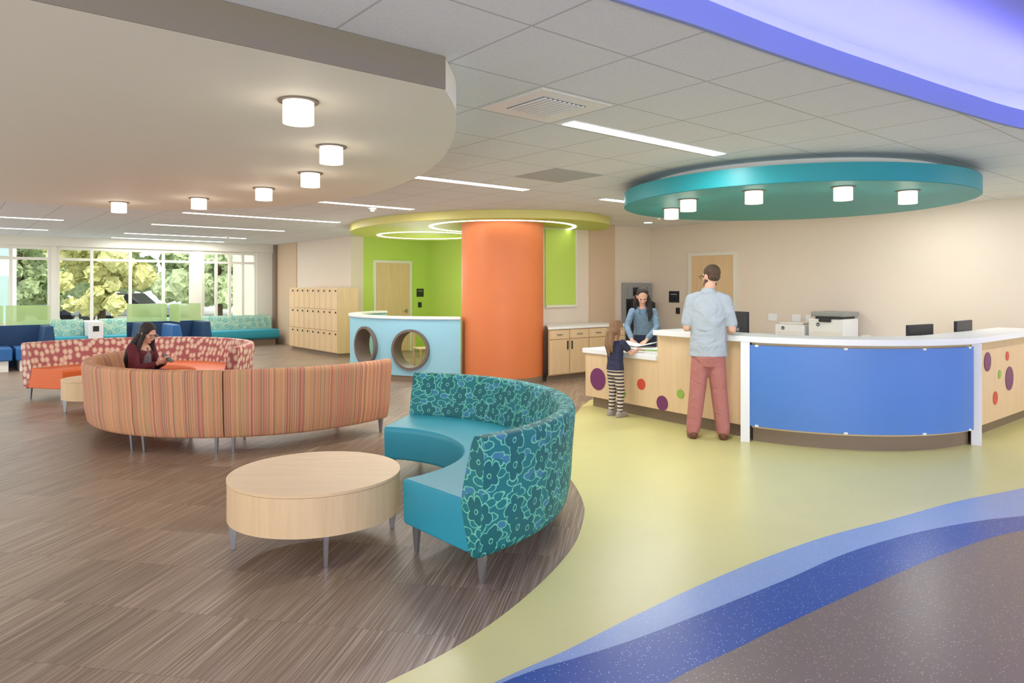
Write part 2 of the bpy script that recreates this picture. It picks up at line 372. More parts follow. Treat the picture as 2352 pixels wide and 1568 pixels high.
# ---------------------------------------------------------------- ceiling + cove recess
rc=[(-.9,1.4),(-.5,2.05),(0,2.55),(.458,2.885),(.834,3.15),(1.242,3.46),(1.723,3.81),(2.295,4.20),(2.99,4.67),(3.81,5.19),(4.8,5.65),(6,6.0),(7.3,5.9),(8.0,5.2),(8.0,4.0),(7,2.2),(5,.3),(3,-1),(1,-1.3),(-.5,-.7),(-1.1,.3)]
rcp=catmull(rc,5,closed=True)
def fillholes(bm,loops,z):
    es=[]
    for lp in loops:
        vs=[bm.verts.new((p[0],p[1],z)) for p in lp]
        es+=[bm.edges.new((vs[i],vs[(i+1)%len(vs)])) for i in range(len(vs))]
    bmesh.ops.triangle_fill(bm,use_beauty=True,use_dissolve=False,edges=es)
bm=nb(); fillholes(bm,[[UV(-4,-7),UV(11.2,-7),UV(11.2,19.6),UV(-4,19.6)],rcp],HC)
struct('ceiling',bm,M['ceil'])
bm=nb(); sweep(bm,rcp,[(0,HC-.005),(.025,HC-.005),(.025,HC+.13),(0,HC+.13)],True); struct('ceiling_cove_band',bm,M['coveb'],smooth=True)
bm=nb(); sweep(bm,rcp,[(.03,HC+.03),(.42,HC+.03),(.42,HC+.46),(.45,HC+.46),(.45,HC+.01),(.03,HC+.01)],True); struct('ceiling_cove_ledge',bm,M['cove'],smooth=True)
bm=nb(); prism(bm,offset(rcp,.45,True),HC+.46,HC+.50); struct('ceiling_cove_top',bm,M['cove'])
bm=nb(); sweep(bm,rcp,[(.10,HC+.035),(.13,HC+.035),(.13,HC+.065),(.10,HC+.065)],True); finish('cove_led_strip',bm,M['led'],label='blue led strip light hidden in the ceiling cove',cat='light')
# big beige cloud
ck=[(-.346,3.595),(-.325,3.9),(-.335,4.18),(-.408,4.80),(-.584,5.63),(-.922,6.53),(-1.419,7.42),(-1.87,7.96),(-2.53,8.5),(-3.175,8.82),(-3.94,9.07),(-4.56,9.15),(-4.96,9.07),(-5.35,8.85),(-5.69,8.52),(-6.03,8.2),(-6.8,7.4),(-7.3,6.2),(-7.2,4.5),(-6.3,2.6),(-5.4,1.0),(-4.97,-.2)]
cp=catmull(ck,5)
bm=nb(); prism(bm,cp,HC-.17,HC-.002); struct('ceiling_cloud',bm,M['cloud'])
bm=nb(); pa=Vector((-.346,3.595)); pb=Vector((-4.97,-.2)); sweep(bm,[tuple(pb),tuple(pa)],[(0.0,HC-.17),(-.006,HC-.17),(-.006,HC-.002),(0,HC-.002)]); struct('cloud_edge_shade',bm,M['taupe_shade'])  # thin dark sheet on the straight cloud edge, painted as its shaded side
# teal disc
TC=(3.14,7.93)
bm=nb(); cyl(bm,TC[0],TC[1],2.49,2.65,1.84,seg=96); struct('ceiling_disc_teal',bm,M['teal'],smooth=True)
bm=nb(); cyl(bm,TC[0],TC[1],2.485,2.49,1.825,seg=96); struct('ceiling_disc_underside',bm,M['tealu'],smooth=True)
bm=nb(); cyl(bm,TC[0],TC[1],2.65,HC,1.55,seg=96); struct('ceiling_disc_neck',bm,M['wallw'],smooth=True)
# yellow-green oval
EC=Vector((-.73,13.2))
def ell(A,B,n=96): return [tuple(EC+BX*(A*math.cos(2*PI*i/n))+AX*(B*math.sin(2*PI*i/n))) for i in range(n)]
bm=nb(); prism(bm,ell(2.9,2.1),2.61,HC-.002); struct('ceiling_disc_yellow',bm,M['yg'],smooth=True)
bm=nb(); prism(bm,ell(2.88,2.08),2.605,2.61); struct('ceiling_disc_lime_underside',bm,M['ygu'])
for (cx,cy,r) in ((-.16,12.15,1.25),(-1.75,14.15,.95)):
    bm=nb(); sweep(bm,arc((cx,cy),r,0,360-3.75,95),[(-.03,2.597),(.03,2.597),(.03,2.604),(-.03,2.604)],True)
    finish('ring_light',bm,M['glow'],label='thin white circular ring light in the lime ceiling oval',cat='light',group='ring lights')
for (x,y,e,z) in ((-1.75,14.6,38,1.7),(-2.1,12.9,12,1.8)):  # point lamps without fixtures, added to brighten the lime walls
    l=bpy.data.lights.new('lamp','POINT'); l.energy=e; l.color=(1,.99,.95); l.shadow_soft_size=.5
    o=bpy.data.objects.new('lamp_source',l); o.location=(x,y,z); COL.objects.link(o)
# ---------------------------------------------------------------- walls
def wallbox(name,u0,u1,v0,v1,z0,z1,mat): 
    bm=nb(); uvbox(bm,u0,u1,v0,v1,z0,z1); return struct(name,bm,M[mat])
wallbox('wall_back',8.12,11.2,9.02,9.17,0,HC,'wall')
wallbox('wall_back_pier',9.30,9.99,8.99,9.02,0,HC,'tan')
wallbox('wall_right',11.06,11.2,-7,9.02,0,HC,'wall')
wallbox('wall_return',8.12,8.27,9.17,11.3,0,HC,'lime')
wallbox('wall_jog',8.27,9.7,11.3,11.45,0,HC,'lime')
wallbox('wall_lime_side',9.57,9.72,11.45,14.79,0,HC,'lime')
wallbox('wall_lime',7.72,9.72,14.79,14.94,0,HC,'lime')
wallbox('wall_corner',7.40,7.72,14.79,14.94,0,HC,'wall')
wallbox('wall_side',7.40,7.55,14.94,17.9,0,HC,'wall')
wallbox('wall_side_end',7.37,7.55,17.9,19.4,0,HC,'tan')
wallbox('trim_2',8.2,8.94,8.995,9.02,1.24,2.58,'lime')
wallbox('trim_3',8.2,8.97,8.97,9.02,1.20,1.24,'trimw'); wallbox('trim_4',8.94,8.97,8.985,9.02,1.24,2.6,'trimw')
wallbox('baseboard_right',11.045,11.06,-3,9.02,0,.1,'kick'); wallbox('baseboard_back',9.99,10.1,9.005,9.02,0,.1,'kick')
wallbox('baseboard_side',7.385,7.40,17.1,17.9,0,.1,'kick')
VW=19.4
for i,(a,b) in enumerate(((6.87,7.37),(5.19,5.43),(2.08,2.19),(-1.2,-.95))): wallbox('wall_window_pier',a,b,VW,VW+.25,0,HC,'trimw')
wallbox('wall_window_sill',-4,7.37,VW,VW+.2,0,.70,'wallw'); wallbox('wall_window_head',-4,7.37,VW-.05,VW+.25,2.52,HC,'trimw')
wn=1
for (a,b,ms) in ((5.43,6.87,(5.80,6.15,6.50)),(2.19,5.19,(2.91,3.74,4.50)),(-.95,2.08,(-.4,.2,.78,1.315))):
    bm=nb(); uvbox(bm,a,b,VW+.03,VW+.13,.70,.76); uvbox(bm,a,b,VW+.03,VW+.13,2.44,2.52); uvbox(bm,a,b,VW+.04,VW+.12,2.19,2.25)
    for x in (a+.03,b-.03): uvbox(bm,x-.03,x+.03,VW+.031,VW+.129,.76,2.44)
    for x in ms: uvbox(bm,x-.03,x+.03,VW+.032,VW+.128,.76,2.44)
    struct('window_%d'%wn,bm,M['trimw']); wn+=1
wallbox('trim_5',7.30,7.37,19.2,19.4,0,HC,'kick')
def door(n,along,p0,p1,q,mat='maple'):
    def bx(bm,a0,a1,d0,d1,z0,z1):
        if along=='u': uvbox(bm,a0,a1,q-d1,q-d0,z0,z1)
        else: uvbox(bm,q-d1,q-d0,a0,a1,z0,z1)
    bm=nb(); bx(bm,p0,p0+.06,0,.04,0,2.2); bx(bm,p1-.06,p1,0,.04,0,2.2); bx(bm,p0+.06,p1-.06,0,.04,2.14,2.2)
    fr=struct('door_%d'%n,bm,M['trimw'])
    bm=nb(); bx(bm,p0+.06,p1-.06,.002,.02,0.01,2.14); finish('door_leaf',bm,M[mat],parent=fr)
    hx=p0+.15 if along=='v' else p1-.15
    bm=nb(); bx(bm,hx-.025,hx+.025,.02,.03,.93,1.03); bx(bm,hx-.10,hx+.02,.05,.065,.975,.995); bx(bm,hx-.01,hx+.01,.03,.06,.97,1.0); finish('door_handle',bm,M['metal'],parent=fr,bevel=.003)
door(1,'u',7.97,9.02,14.79); door(2,'v',7.04,8.07,11.06)
# ---------------------------------------------------------------- ceiling lights
def arealight(x,y,z,sx,sy,rot,e,col=(1,.98,.95)):
    l=bpy.data.lights.new('lamp','AREA'); l.shape='RECTANGLE'; l.size=sx; l.size_y=sy; l.energy=e; l.color=col
    o=bpy.data.objects.new('lamp_source',l); o.location=(x,y,z); o.rotation_euler=(0,0,rot); COL.objects.link(o); return o
strips=[(3.49,5.41,3.61),(3.85,5.55,6.42),(3.91,5.59,9.11),(3.0,5.69,11.8),(3.1,5.66,14.35),(3.16,5.8,17.1),(6.87,8.6,6.42),(-.8,1.75,14.5),(-.8,1.8,17.2),(3.2,5.8,18.8),
        (8.6,10.2,3.6),(3.0,4.8,-1.5),(-2.5,-.5,3.6),(-2.5,-.5,9.0),(-3,-1,-1.5),(8.2,9.9,0.6)]  # this row: unseen fixtures added for general light in the rest of the room
for (u0,u1,v) in strips:
    bm=nb(); uvbox(bm,u0,u1,v-.08,v+.08,HC-.006,HC-.001)
    x,y=UV((u0+u1)/2,v)
    t=finish('linear_ceiling_light',bm,M['white'],label='long narrow white recessed linear ceiling light',cat='light',group='linear ceiling lights')
    bm=nb(); uvbox(bm,u0+.02,u1-.02,v-.06,v+.06,HC-.009,HC-.006); finish('diffuser',bm,M['glow'],parent=t)
    arealight(x,y,HC-.012,u1-u0-.04,.12,ANG,37)
def drum(x,y,z,g):
    t=thing('drum_downlight','small frosted glass drum downlight with dark trim ring','light',(x,y,z),g)
    bm=nb(); cyl(bm,x,y,z-.008,z,.108,seg=40); finish('trim_ring',bm,M['rim'],parent=t,smooth=True)
    bm=nb(); cyl(bm,x,y,z-.125,z-.008,.083,seg=40); finish('lamp_shade',bm,M['glow2'],parent=t,smooth=True)
    l=bpy.data.lights.new('lamp','POINT'); l.energy=1.3; l.color=(1,.9,.78); l.shadow_soft_size=.06
    o=bpy.data.objects.new('lamp_source',l); o.location=(x,y,z-.28); COL.objects.link(o)
for x,y in ((-1.168,3.81),(-1.307,5.04),(-1.796,6.205),(-2.55,7.16),(-3.577,7.96),(-4.70,8.33)): drum(x,y,HC-.17,'drum downlights under the beige cloud')
for x,y in ((1.89,8.26),(1.875,7.41),(2.34,6.74),(3.08,6.48),(3.83,6.74)): drum(x,y,2.485,'drum downlights under the teal disc')
bm=nb(); uvbox(bm,2.79,3.40,3.085,3.695,HC-.005,HC-.001); t=finish('air_diffuser',bm,M['white'],label='square white ceiling air diffuser with louvred slats',cat='vent')
bm=nb(); uvbox(bm,2.91,3.28,3.205,3.575,HC-.007,HC-.005); finish('grille',bm,M['grill'],parent=t)
bm=nb()
for i in range(9): uvbox(bm,2.92+i*.041,2.94+i*.041,3.21,3.57,HC-.014,HC-.007)
finish('slat_set',bm,M['white'],parent=t)
bm=nb(); uvbox(bm,4.77,5.44,5.065,5.735,HC-.006,HC-.001); t=finish('air_return_panel',bm,M['retn'],label='square grey perforated ceiling return air panel',cat='vent')
for (u,v,r) in ((10.0,8.2,.09),(9.4,2.2,.10),(9.9,1.4,.10)):
    x,y=UV(u,v); bm=nb(); cyl(bm,x,y,HC-.01,HC-.001,r); t=finish('recessed_downlight',bm,M['white'],label='round white recessed ceiling downlight',cat='light',group='recessed downlights',smooth=True)
    bm=nb(); cyl(bm,x,y,HC-.014,HC-.01,r*.8); finish('diffuser',bm,M['glow'],parent=t)
for (u,v) in ((5.0,9.3),(9.3,7.4),(5.2,16.6)):
    x,y=UV(u,v); bm=nb(); cyl(bm,x,y,HC-.03,HC-.001,.06,seg=24); cyl(bm,x,y,HC-.06,HC-.03,.03,seg=20)
    finish('smoke_detector',bm,M['white'],label='small round white ceiling smoke detector',cat='smoke detector',group='smoke detectors',smooth=True)
# ---------------------------------------------------------------- column
CC=(-.16,11.69)
bm=nb(); cyl(bm,CC[0],CC[1],.1,2.605,.686,seg=96); t=finish('column',bm,M['orange'],label='thick round orange painted structural column',cat='column',smooth=True)
bm=nb(); cyl(bm,CC[0],CC[1],0,.1,.694,seg=96); b=finish('column_base',bm,M['kick'],parent=t,smooth=True,label='brown rubber base')
# ---------------------------------------------------------------- playhouse
PC=(-1.0,13.35); PR=2.05
t=thing('play_wall','low curved pale blue play enclosure wall with round portholes','play wall',(-1.7,11.4,0))
path=arc(PC,PR,-212,-85.4,72)
bm=nb(); sweep(bm,path,[(0,.1),(.18,.1),(.18,1.03),(0,1.03)])
wl=finish('wall_panel',bm,M['pblue'],parent=t,smooth=True)
holes=[(-1.66,11.41,.53),(-2.504,11.96,.55)]
cuts=[]
bpy.context.view_layer.update()
for hx,hy,hz in holes:
    d=Vector((PC[0]-hx,PC[1]-hy,0)).normalized(); q=d.to_track_quat('Z','Y').to_matrix().to_4x4()
    bmc=nb(); bmesh.ops.create_cone(bmc,cap_ends=True,segments=48,radius1=.32,radius2=.32,depth=.9,matrix=Matrix.Translation((hx,hy,hz))@q)
    me=bpy.data.meshes.new('c'); bmc.to_mesh(me); bmc.free(); o=bpy.data.objects.new('c',me); COL.objects.link(o); cuts.append(o)
    md=wl.modifiers.new('b','BOOLEAN'); md.object=o; md.operation='DIFFERENCE'; md.solver='EXACT'
    bm=nb(); n=48; R0=.295; R1=.335
    Mx=Matrix.Translation((hx,hy,hz))@q
    rr=[]
    for i in range(n):
        a=2*PI*i/n; rr.append([bm.verts.new(Mx@Vector((r*math.cos(a),r*math.sin(a),z))) for r,z in ((R0,-.045),(R1,-.045),(R1,.24),(R0,.24))])
    for i in range(n):
        for k in range(4): bm.faces.new((rr[i][k],rr[(i+1)%n][k],rr[(i+1)%n][(k+1)%4],rr[i][(k+1)%4]))
    finish('porthole_rim',bm,M['rim'],parent=t,smooth=True,label='brown round porthole lining')
bpy.context.view_layer.update()
dg=bpy.context.evaluated_depsgraph_get(); nm=bpy.data.meshes.new_from_object(wl.evaluated_get(dg)); wl.modifiers.clear(); wl.data=nm
for o in cuts: bpy.data.objects.remove(o)
bm=nb(); sweep(bm,path,[(-.03,1.03),(.21,1.03),(.21,1.07),(-.03,1.07)]); finish('countertop',bm,M['white'],parent=t,smooth=True,bevel=.004,label='white solid surface cap')
bm=nb(); sweep(bm,path,[(.015,0),(.165,0),(.165,.1),(.015,.1)]); finish('kick_base',bm,M['kick'],parent=t,smooth=True)
def chair(x,y,rot):
    t=thing('wooden_chair','small light wood chair inside the play enclosure','chair',(x,y,0))
    R=Matrix.Translation((x,y,0))@Matrix.Rotation(rot,4,'Z')
    bm=nb(); addbox(bm,R@Matrix.Translation((0,0,.40)),.4,.4,.03); finish('seat',bm,M['maple'],parent=t,bevel=.01)
    bm=nb(); addbox(bm,R@Matrix.Translation((0,.19,.72)),.4,.02,.14); finish('backrest',bm,M['maple'],parent=t,bevel=.008)
    for sx in (-1,1):
        for sy in (-1,1):
            bm=nb(); h=.72 if sy>0 else .39
            addbox(bm,R@Matrix.Translation((sx*.18,sy*.18,h/2)),.035,.035,h); finish('leg',bm,M['maple'],parent=t,bevel=.004)
chair(-1.62,13.2,.5)
# ---------------------------------------------------------------- lockers
t=thing('locker_cabinet','maple locker bank with three rows of numbered doors','lockers',UV(7.09,15.7)+(0,))
bm=nb(); uvbox(bm,6.86,7.36,14.33,17.04,.08,1.55); finish('body',bm,M['maple'],parent=t,bevel=.004)
bm=nb(); uvbox(bm,6.90,7.34,14.36,17.0,0,.08); finish('kick_base',bm,M['kick'],parent=t)
ncol=9; w=(17.04-14.33)/ncol
for c in range(ncol):
    for r in range(3):
        v0=14.33+c*w; z0=.10+r*.482
        bm=nb(); uvbox(bm,6.842,6.858,v0+.006,v0+w-.006,z0,z0+.47); d=finish('locker_door',bm,M['maple'],parent=t)
        bm=nb(); uvbox(bm,6.825,6.842,v0+.06,v0+.09,z0+.39,z0+.43); finish('lock',bm,M['dark'],parent=d)
# ---------------------------------------------------------------- back base cabinets
run=[UV(7.68,8.36),UV(9.6,8.36),UV(9.6,8.985),UV(8.2,8.985)]
bm=nb(); prism(bm,run,.86,.90); finish('cabinet_worktop',bm,M['white'],label='continuous white worktop over maple base cabinets',cat='worktop',bevel=.004)
for ci,(ua,ub) in enumerate(((7.72,8.65),(8.65,9.58))):
    t=thing('base_cabinet','maple base cabinet with drawers above doors','cabinet',UV((ua+ub)/2,8.7)+(0,),'base cabinets')
    pl=[UV(ua,8.40),UV(ub,8.40),UV(ub,8.98),UV(8.24 if ci==0 else ua,8.98)]
    bm=nb(); prism(bm,pl,.1,.86); finish('body',bm,M['maple'],parent=t)
    pl2=[UV(ua+.02,8.46),UV(ub,8.46),UV(ub,8.98),UV(8.26 if ci==0 else ua,8.98)]
    bm=nb(); prism(bm,pl2,0,.1); finish('kick_base',bm,M['kick'],parent=t)
    for k in range(2):
        a=ua+.01+k*(ub-ua)/2; b=a+(ub-ua)/2-.02
        bm=nb(); uvbox(bm,a,b,8.38,8.398,.70,.845); d=finish('drawer',bm,M['maplev'],parent=t)
        bm=nb(); uvbox(bm,(a+b)/2-.06,(a+b)/2+.06,8.36,8.378,.768,.78); finish('handle',bm,M['metal'],parent=d)
        bm=nb(); uvbox(bm,a,b,8.38,8.398,.12,.685); d=finish('door',bm,M['maple'],parent=t)
        hx=b-.04 if k==0 else a+.04
        bm=nb(); uvbox(bm,hx-.008,hx+.008,8.36,8.378,.52,.66); finish('handle',bm,M['dark'],parent=d)
# ---------------------------------------------------------------- vending kiosk in wall
t=thing('wall_kiosk','grey built-in alcove with black coffee machine and display','kiosk',UV(10.6,8.95)+(0,))
bm=nb(); uvbox(bm,10.2,11.0,8.93,9.015,0,1.64); finish('frame',bm,M['grayp'],parent=t,bevel=.005)
bm=nb(); uvbox(bm,10.28,10.92,8.915,8.93,1.36,1.57); finish('upper_panel',bm,M['grayp'],parent=t)
bm=nb(); uvbox(bm,10.42,10.83,8.90,8.915,1.39,1.55); finish('display_screen',bm,M['screen'],parent=t)
bm=nb(); uvbox(bm,10.24,10.96,8.912,8.93,.3,1.33); finish('recess_panel',bm,M['dark'],parent=t)
bm=nb(); uvbox(bm,10.30,10.90,8.80,8.912,.92,1.28); uvbox(bm,10.34,10.86,8.72,8.80,1.14,1.26); finish('coffee_machine',bm,M['dark'],parent=t,bevel=.01)
for i in range(4):
    bm=nb(); uvbox(bm,10.35+i*.14,10.42+i*.14,8.78,8.798,1.0,1.07); finish('packet',bm,M[('acr','red','orange','green')[i]],parent=t)
def plate(name,label,cat,along,p,q,w,h,z,mat,inner=None):
    bm=nb()
    if along=='u': uvbox(bm,p-w/2,p+w/2,q-.015,q,z-h/2,z+h/2)
    else: uvbox(bm,q-.015,q,p-w/2,p+w/2,z-h/2,z+h/2)
    o=finish(name,bm,M[mat],label=label,cat=cat,bevel=.002)
    if inner:
        bm=nb()
        if along=='u': uvbox(bm,p-w*.3,p+w*.3,q-.018,q-.015,z+h*.2,z+h*.24)
        else: uvbox(bm,q-.018,q-.015,p-w*.3,p+w*.3,z+h*.2,z+h*.24)
        finish('lettering_line',bm,M[inner],parent=o)
plate('room_sign','dark square room sign on the cream wall','sign','v',8.42,11.06,.24,.22,1.37,'dark','white')
plate('card_reader','small black card reader on the cream wall','card reader','v',8.33,11.06,.09,.12,1.10,'dark')
plate('room_sign','dark square room sign on the lime wall','sign','u',9.27,14.79,.2,.2,1.42,'dark','white')
plate('card_reader','small black card reader on the lime wall','card reader','u',9.26,14.79,.1,.13,1.12,'dark')
for v in (6.35,5.92,5.72): plate('wall_outlet','white wall outlet plate above the back counter','outlet','v',v,11.06,.16 if v>5.8 else .09,.12,1.04,'white')
# ---------------------------------------------------------------- reception desk
D0=Vector((.96,9.1)); D1=Vector((2.36,7.13)); dd=(D1-D0); PD=Vector((-dd.y,dd.x)).normalized(); Dm=D0+dd*.519
t=thing('reception_desk','long maple reception desk with white counter and curved blue front','desk',(2.4,7.6,0))
def pt(p,d): return (p.x+PD.x*d,p.y+PD.y*d)
tg=dd.normalized()
bm=nb(); prism(bm,[pt(D0,0),pt(Dm,0),pt(Dm,.85),pt(D0,.85)],.14,.70); finish('low_front_body',bm,M['maplev'],parent=t,bevel=.003)
Dl=D0-tg*.03
bm=nb(); prism(bm,[pt(Dl,-.03),pt(Dm,-.03),pt(Dm,.88),pt(Dl,.88)],.70,.76); finish('low_countertop',bm,M['white'],parent=t,bevel=.006)
bm=nb(); prism(bm,[pt(D0+tg*.05,.09),pt(Dm,.09),pt(Dm,.8),pt(D0+tg*.05,.8)],0,.14); finish('kick_base',bm,M['kick'],parent=t)
C0=Vector((2.42,7.03)); C1=Vector((4.53,6.87)); sag=.36
ch=(C1-C0); L=ch.length; R=(L*L/4+sag*sag)/(2*sag); mid=(C0+C1)/2; nrm=Vector((-ch.y,ch.x)).normalized(); ctr=mid+nrm*(R-sag)
a0=math.degrees(math.atan2(C0.y-ctr.y,C0.x-ctr.x)); a1=math.degrees(math.atan2(C1.y-ctr.y,C1.x-ctr.x))
if a1<a0: a1+=360
carc=arc(ctr,R,a0,a1,32)
R0=Vector((4.62,6.95)); R1=R0+Vector((.775,.632))*2.1
bm=nb(); sweep(bm,[tuple(Dm),tuple(D1)],[(0,.14),(.32,.14),(.32,1.0),(0,1.0)]); finish('high_front_body',bm,M['maplev'],parent=t,bevel=.003)
bm=nb(); sweep(bm,[tuple(Dm),tuple(D1+tg*.05)],[(.09,0),(.3,0),(.3,.14),(.09,.14)]); finish('kick_base',bm,M['kick'],parent=t)
bm=nb(); sweep(bm,carc,[(0.0,.14),(.3,.14),(.3,1.0),(0.0,1.0)]); finish('curved_body',bm,M['maplev'],parent=t,smooth=True)
bm=nb(); sweep(bm,carc,[(.03,0),(.3,0),(.3,.14),(.03,.14)]); finish('kick_base',bm,M['kick'],parent=t,smooth=True)
bm=nb(); sweep(bm,[tuple(R0),tuple(R1)],[(.02,.14),(.32,.14),(.32,1.0),(.02,1.0)]); finish('high_front_body',bm,M['maplev'],parent=t)
bm=nb(); sweep(bm,[tuple(R0),tuple(R1)],[(.11,0),(.3,0),(.3,.14),(.11,.14)]); finish('kick_base',bm,M['kick'],parent=t)
bm=nb(); sweep(bm,carc[:-1],[(-.055,.165),(-.04,.165),(-.04,.975),(-.055,.975)]); pnl=finish('front_panel',bm,M['acr'],parent=t,smooth=True,label='curved glossy blue acrylic panel')
for i in (1,12,22,30):
    for z in (.172,.968):
        p=Vector(carc[i]); n=(Vector(ctr)-p).normalized()
        bm=nb(); addbox(bm,Matrix.Translation((p.x-n.x*.04,p.y-n.y*.04,z))@Matrix.Rotation(math.atan2(n.y,n.x),4,'Z'),.045,.035,.02); finish('standoff_clip',bm,M['white'],parent=pnl,bevel=.003)
for (x,y,an) in ((2.375,7.08,-.36),(4.60,6.90,-.52)):
    bm=nb(); addbox(bm,Matrix.Translation((x-.09*math.sin(an),y+.09,.50))@Matrix.Rotation(an,4,'Z'),.088,.38,.999); finish('end_post',bm,M['white'],parent=t,bevel=.004)
top=[tuple(Dm),tuple(Dm.lerp(D1,.5)),tuple(Dm.lerp(D1,.93))]+carc[2:-2]+[tuple(R0+Vector((.775,.632))*.1),tuple(R1)]
bm=nb(); sweep(bm,top,[(-.08,1.0),(.40,1.0),(.40,1.06),(-.08,1.06)]); finish('countertop',bm,M['white'],parent=t,smooth=True,bevel=.006)
bm=nb(); sweep(bm,top[3:],[(.42,.72),(1.05,.72),(1.05,.75),(.42,.75)]); finish('staff_worktop',bm,M['white'],parent=t,smooth=True)
bm=nb(); sweep(bm,top[3:],[(1.0,0),(1.03,0),(1.03,.72),(1.0,.72)]); finish('staff_panel',bm,M['maplev'],parent=t,smooth=True)
def dotsfront(P,tv,nv,lst):
    for s,z,r,c in lst:
        q=P+tv*s-nv*.004
        bm=nb(); Mx=Matrix.Translation((q.x,q.y,z))@Vector((nv.x,nv.y,0)).to_track_quat('Z','Y').to_matrix().to_4x4()
        bmesh.ops.create_cone(bm,cap_ends=True,segments=40,radius1=r,radius2=r,depth=.006,matrix=Mx); finish('dot',bm,M[c],parent=t,smooth=True,label='round %s dot'%c)
dotsfront(D0,tg,PD,[(.24,.38,.14,'purple'),(.60,.50,.105,'green'),(.70,.25,.045,'green'),(1.00,.40,.065,'red'),(1.33,.22,.085,'purple'),(1.60,.36,.05,'green'),(1.9,.7,.06,'purple')])
rv=Vector((.775,.632)); rn=Vector((-rv.y,rv.x))
dotsfront(R0+rn*.02,rv,rn,[(.12,.62,.045,'green'),(.42,.78,.10,'purple'),(.66,.38,.07,'red'),(.80,.62,.045,'green'),(1.05,.8,.05,'red'),(1.12,.55,.13,'purple')])
def flat(name,label,cat,x,y,z,sx,sy,sz,rot,mat):
    bm=nb(); addbox(bm,Matrix.Translation((x,y,z+sz/2))@Matrix.Rotation(rot,4,'Z'),sx,sy,sz); return finish(name,bm,M[mat],label=label,cat=cat)
flat('paper_sheet','green and white leaflet lying on the low counter','paper',1.68,8.76,.7605,.30,.21,.003,-.3,'green')
flat('paper_sheet','white sheet of paper lying on the low counter','paper',1.48,9.00,.7605,.30,.21,.002,-.6,'paper')
bm=nb()
for s in (-1,1):
    R=Matrix.Translation((1.70,9.29,.762))@Matrix.Rotation(-.5,4,'Z')@Matrix.Rotation(-s*.22,4,'Y')
    addbox(bm,R@Matrix.Translation((s*.11,0,.012)),.22,.28,.012)
finish('open_book',bm,M['paper'],label='open white booklet on the low counter held by woman',cat='book')
def monitor(x,y,zt,ang,label,w=.5,h=.3):
    t=thing('computer_monitor',label,'monitor',(x,y,.75))
    R=Matrix.Translation((x,y,0))@Matrix.Rotation(ang,4,'Z')
    bm=nb(); addbox(bm,R@Matrix.Translation((0,0,zt-h/2)),w,.035,h); finish('screen_housing',bm,M['dark'],parent=t,bevel=.006)
    bm=nb(); addbox(bm,R@Matrix.Translation((0,.019,zt-h/2)),w-.03,.003,h-.03); finish('screen',bm,M['screen'],parent=t)
    bm=nb(); addbox(bm,R@Matrix.Translation((0,.0,.75+(zt-h-.75)/2+.06)),.06,.05,zt-h-.75+.12); addbox(bm,R@Matrix.Translation((0,.02,.757)),.22,.18,.014); finish('stand',bm,M['dark'],parent=t,bevel=.004)
    bm=nb(); bmesh.ops.create_cone(bm,cap_ends=True,segments=24,radius1=.022,radius2=.022,depth=.002,matrix=R@Matrix.Translation((0,-.0185,zt-h/2))@Matrix.Rotation(PI/2,4,'X')); finish('emblem',bm,M['grayp'],parent=t)
monitor(4.42,7.55,1.15,math.radians(32),'black computer monitor seen from behind on staff desk')
monitor(5.13,7.92,1.175,math.radians(40),'black computer monitor angled on staff desk')
monitor(2.66,8.16,1.27,math.radians(-66),'tall black monitor beside the standing man',.3,.42)
bpy.context.view_layer.update()
t=thing('back_counter','low maple back counter with white top along cream wall','counter',UV(10.75,5.3)+(0,))
bm=nb(); uvbox(bm,10.46,11.04,3.95,6.6,.0,.73); finish('body',bm,M['maple'],parent=t)
bm=nb(); uvbox(bm,10.43,11.04,3.93,6.62,.73,.77); finish('worktop',bm,M['white'],parent=t,bevel=.004)
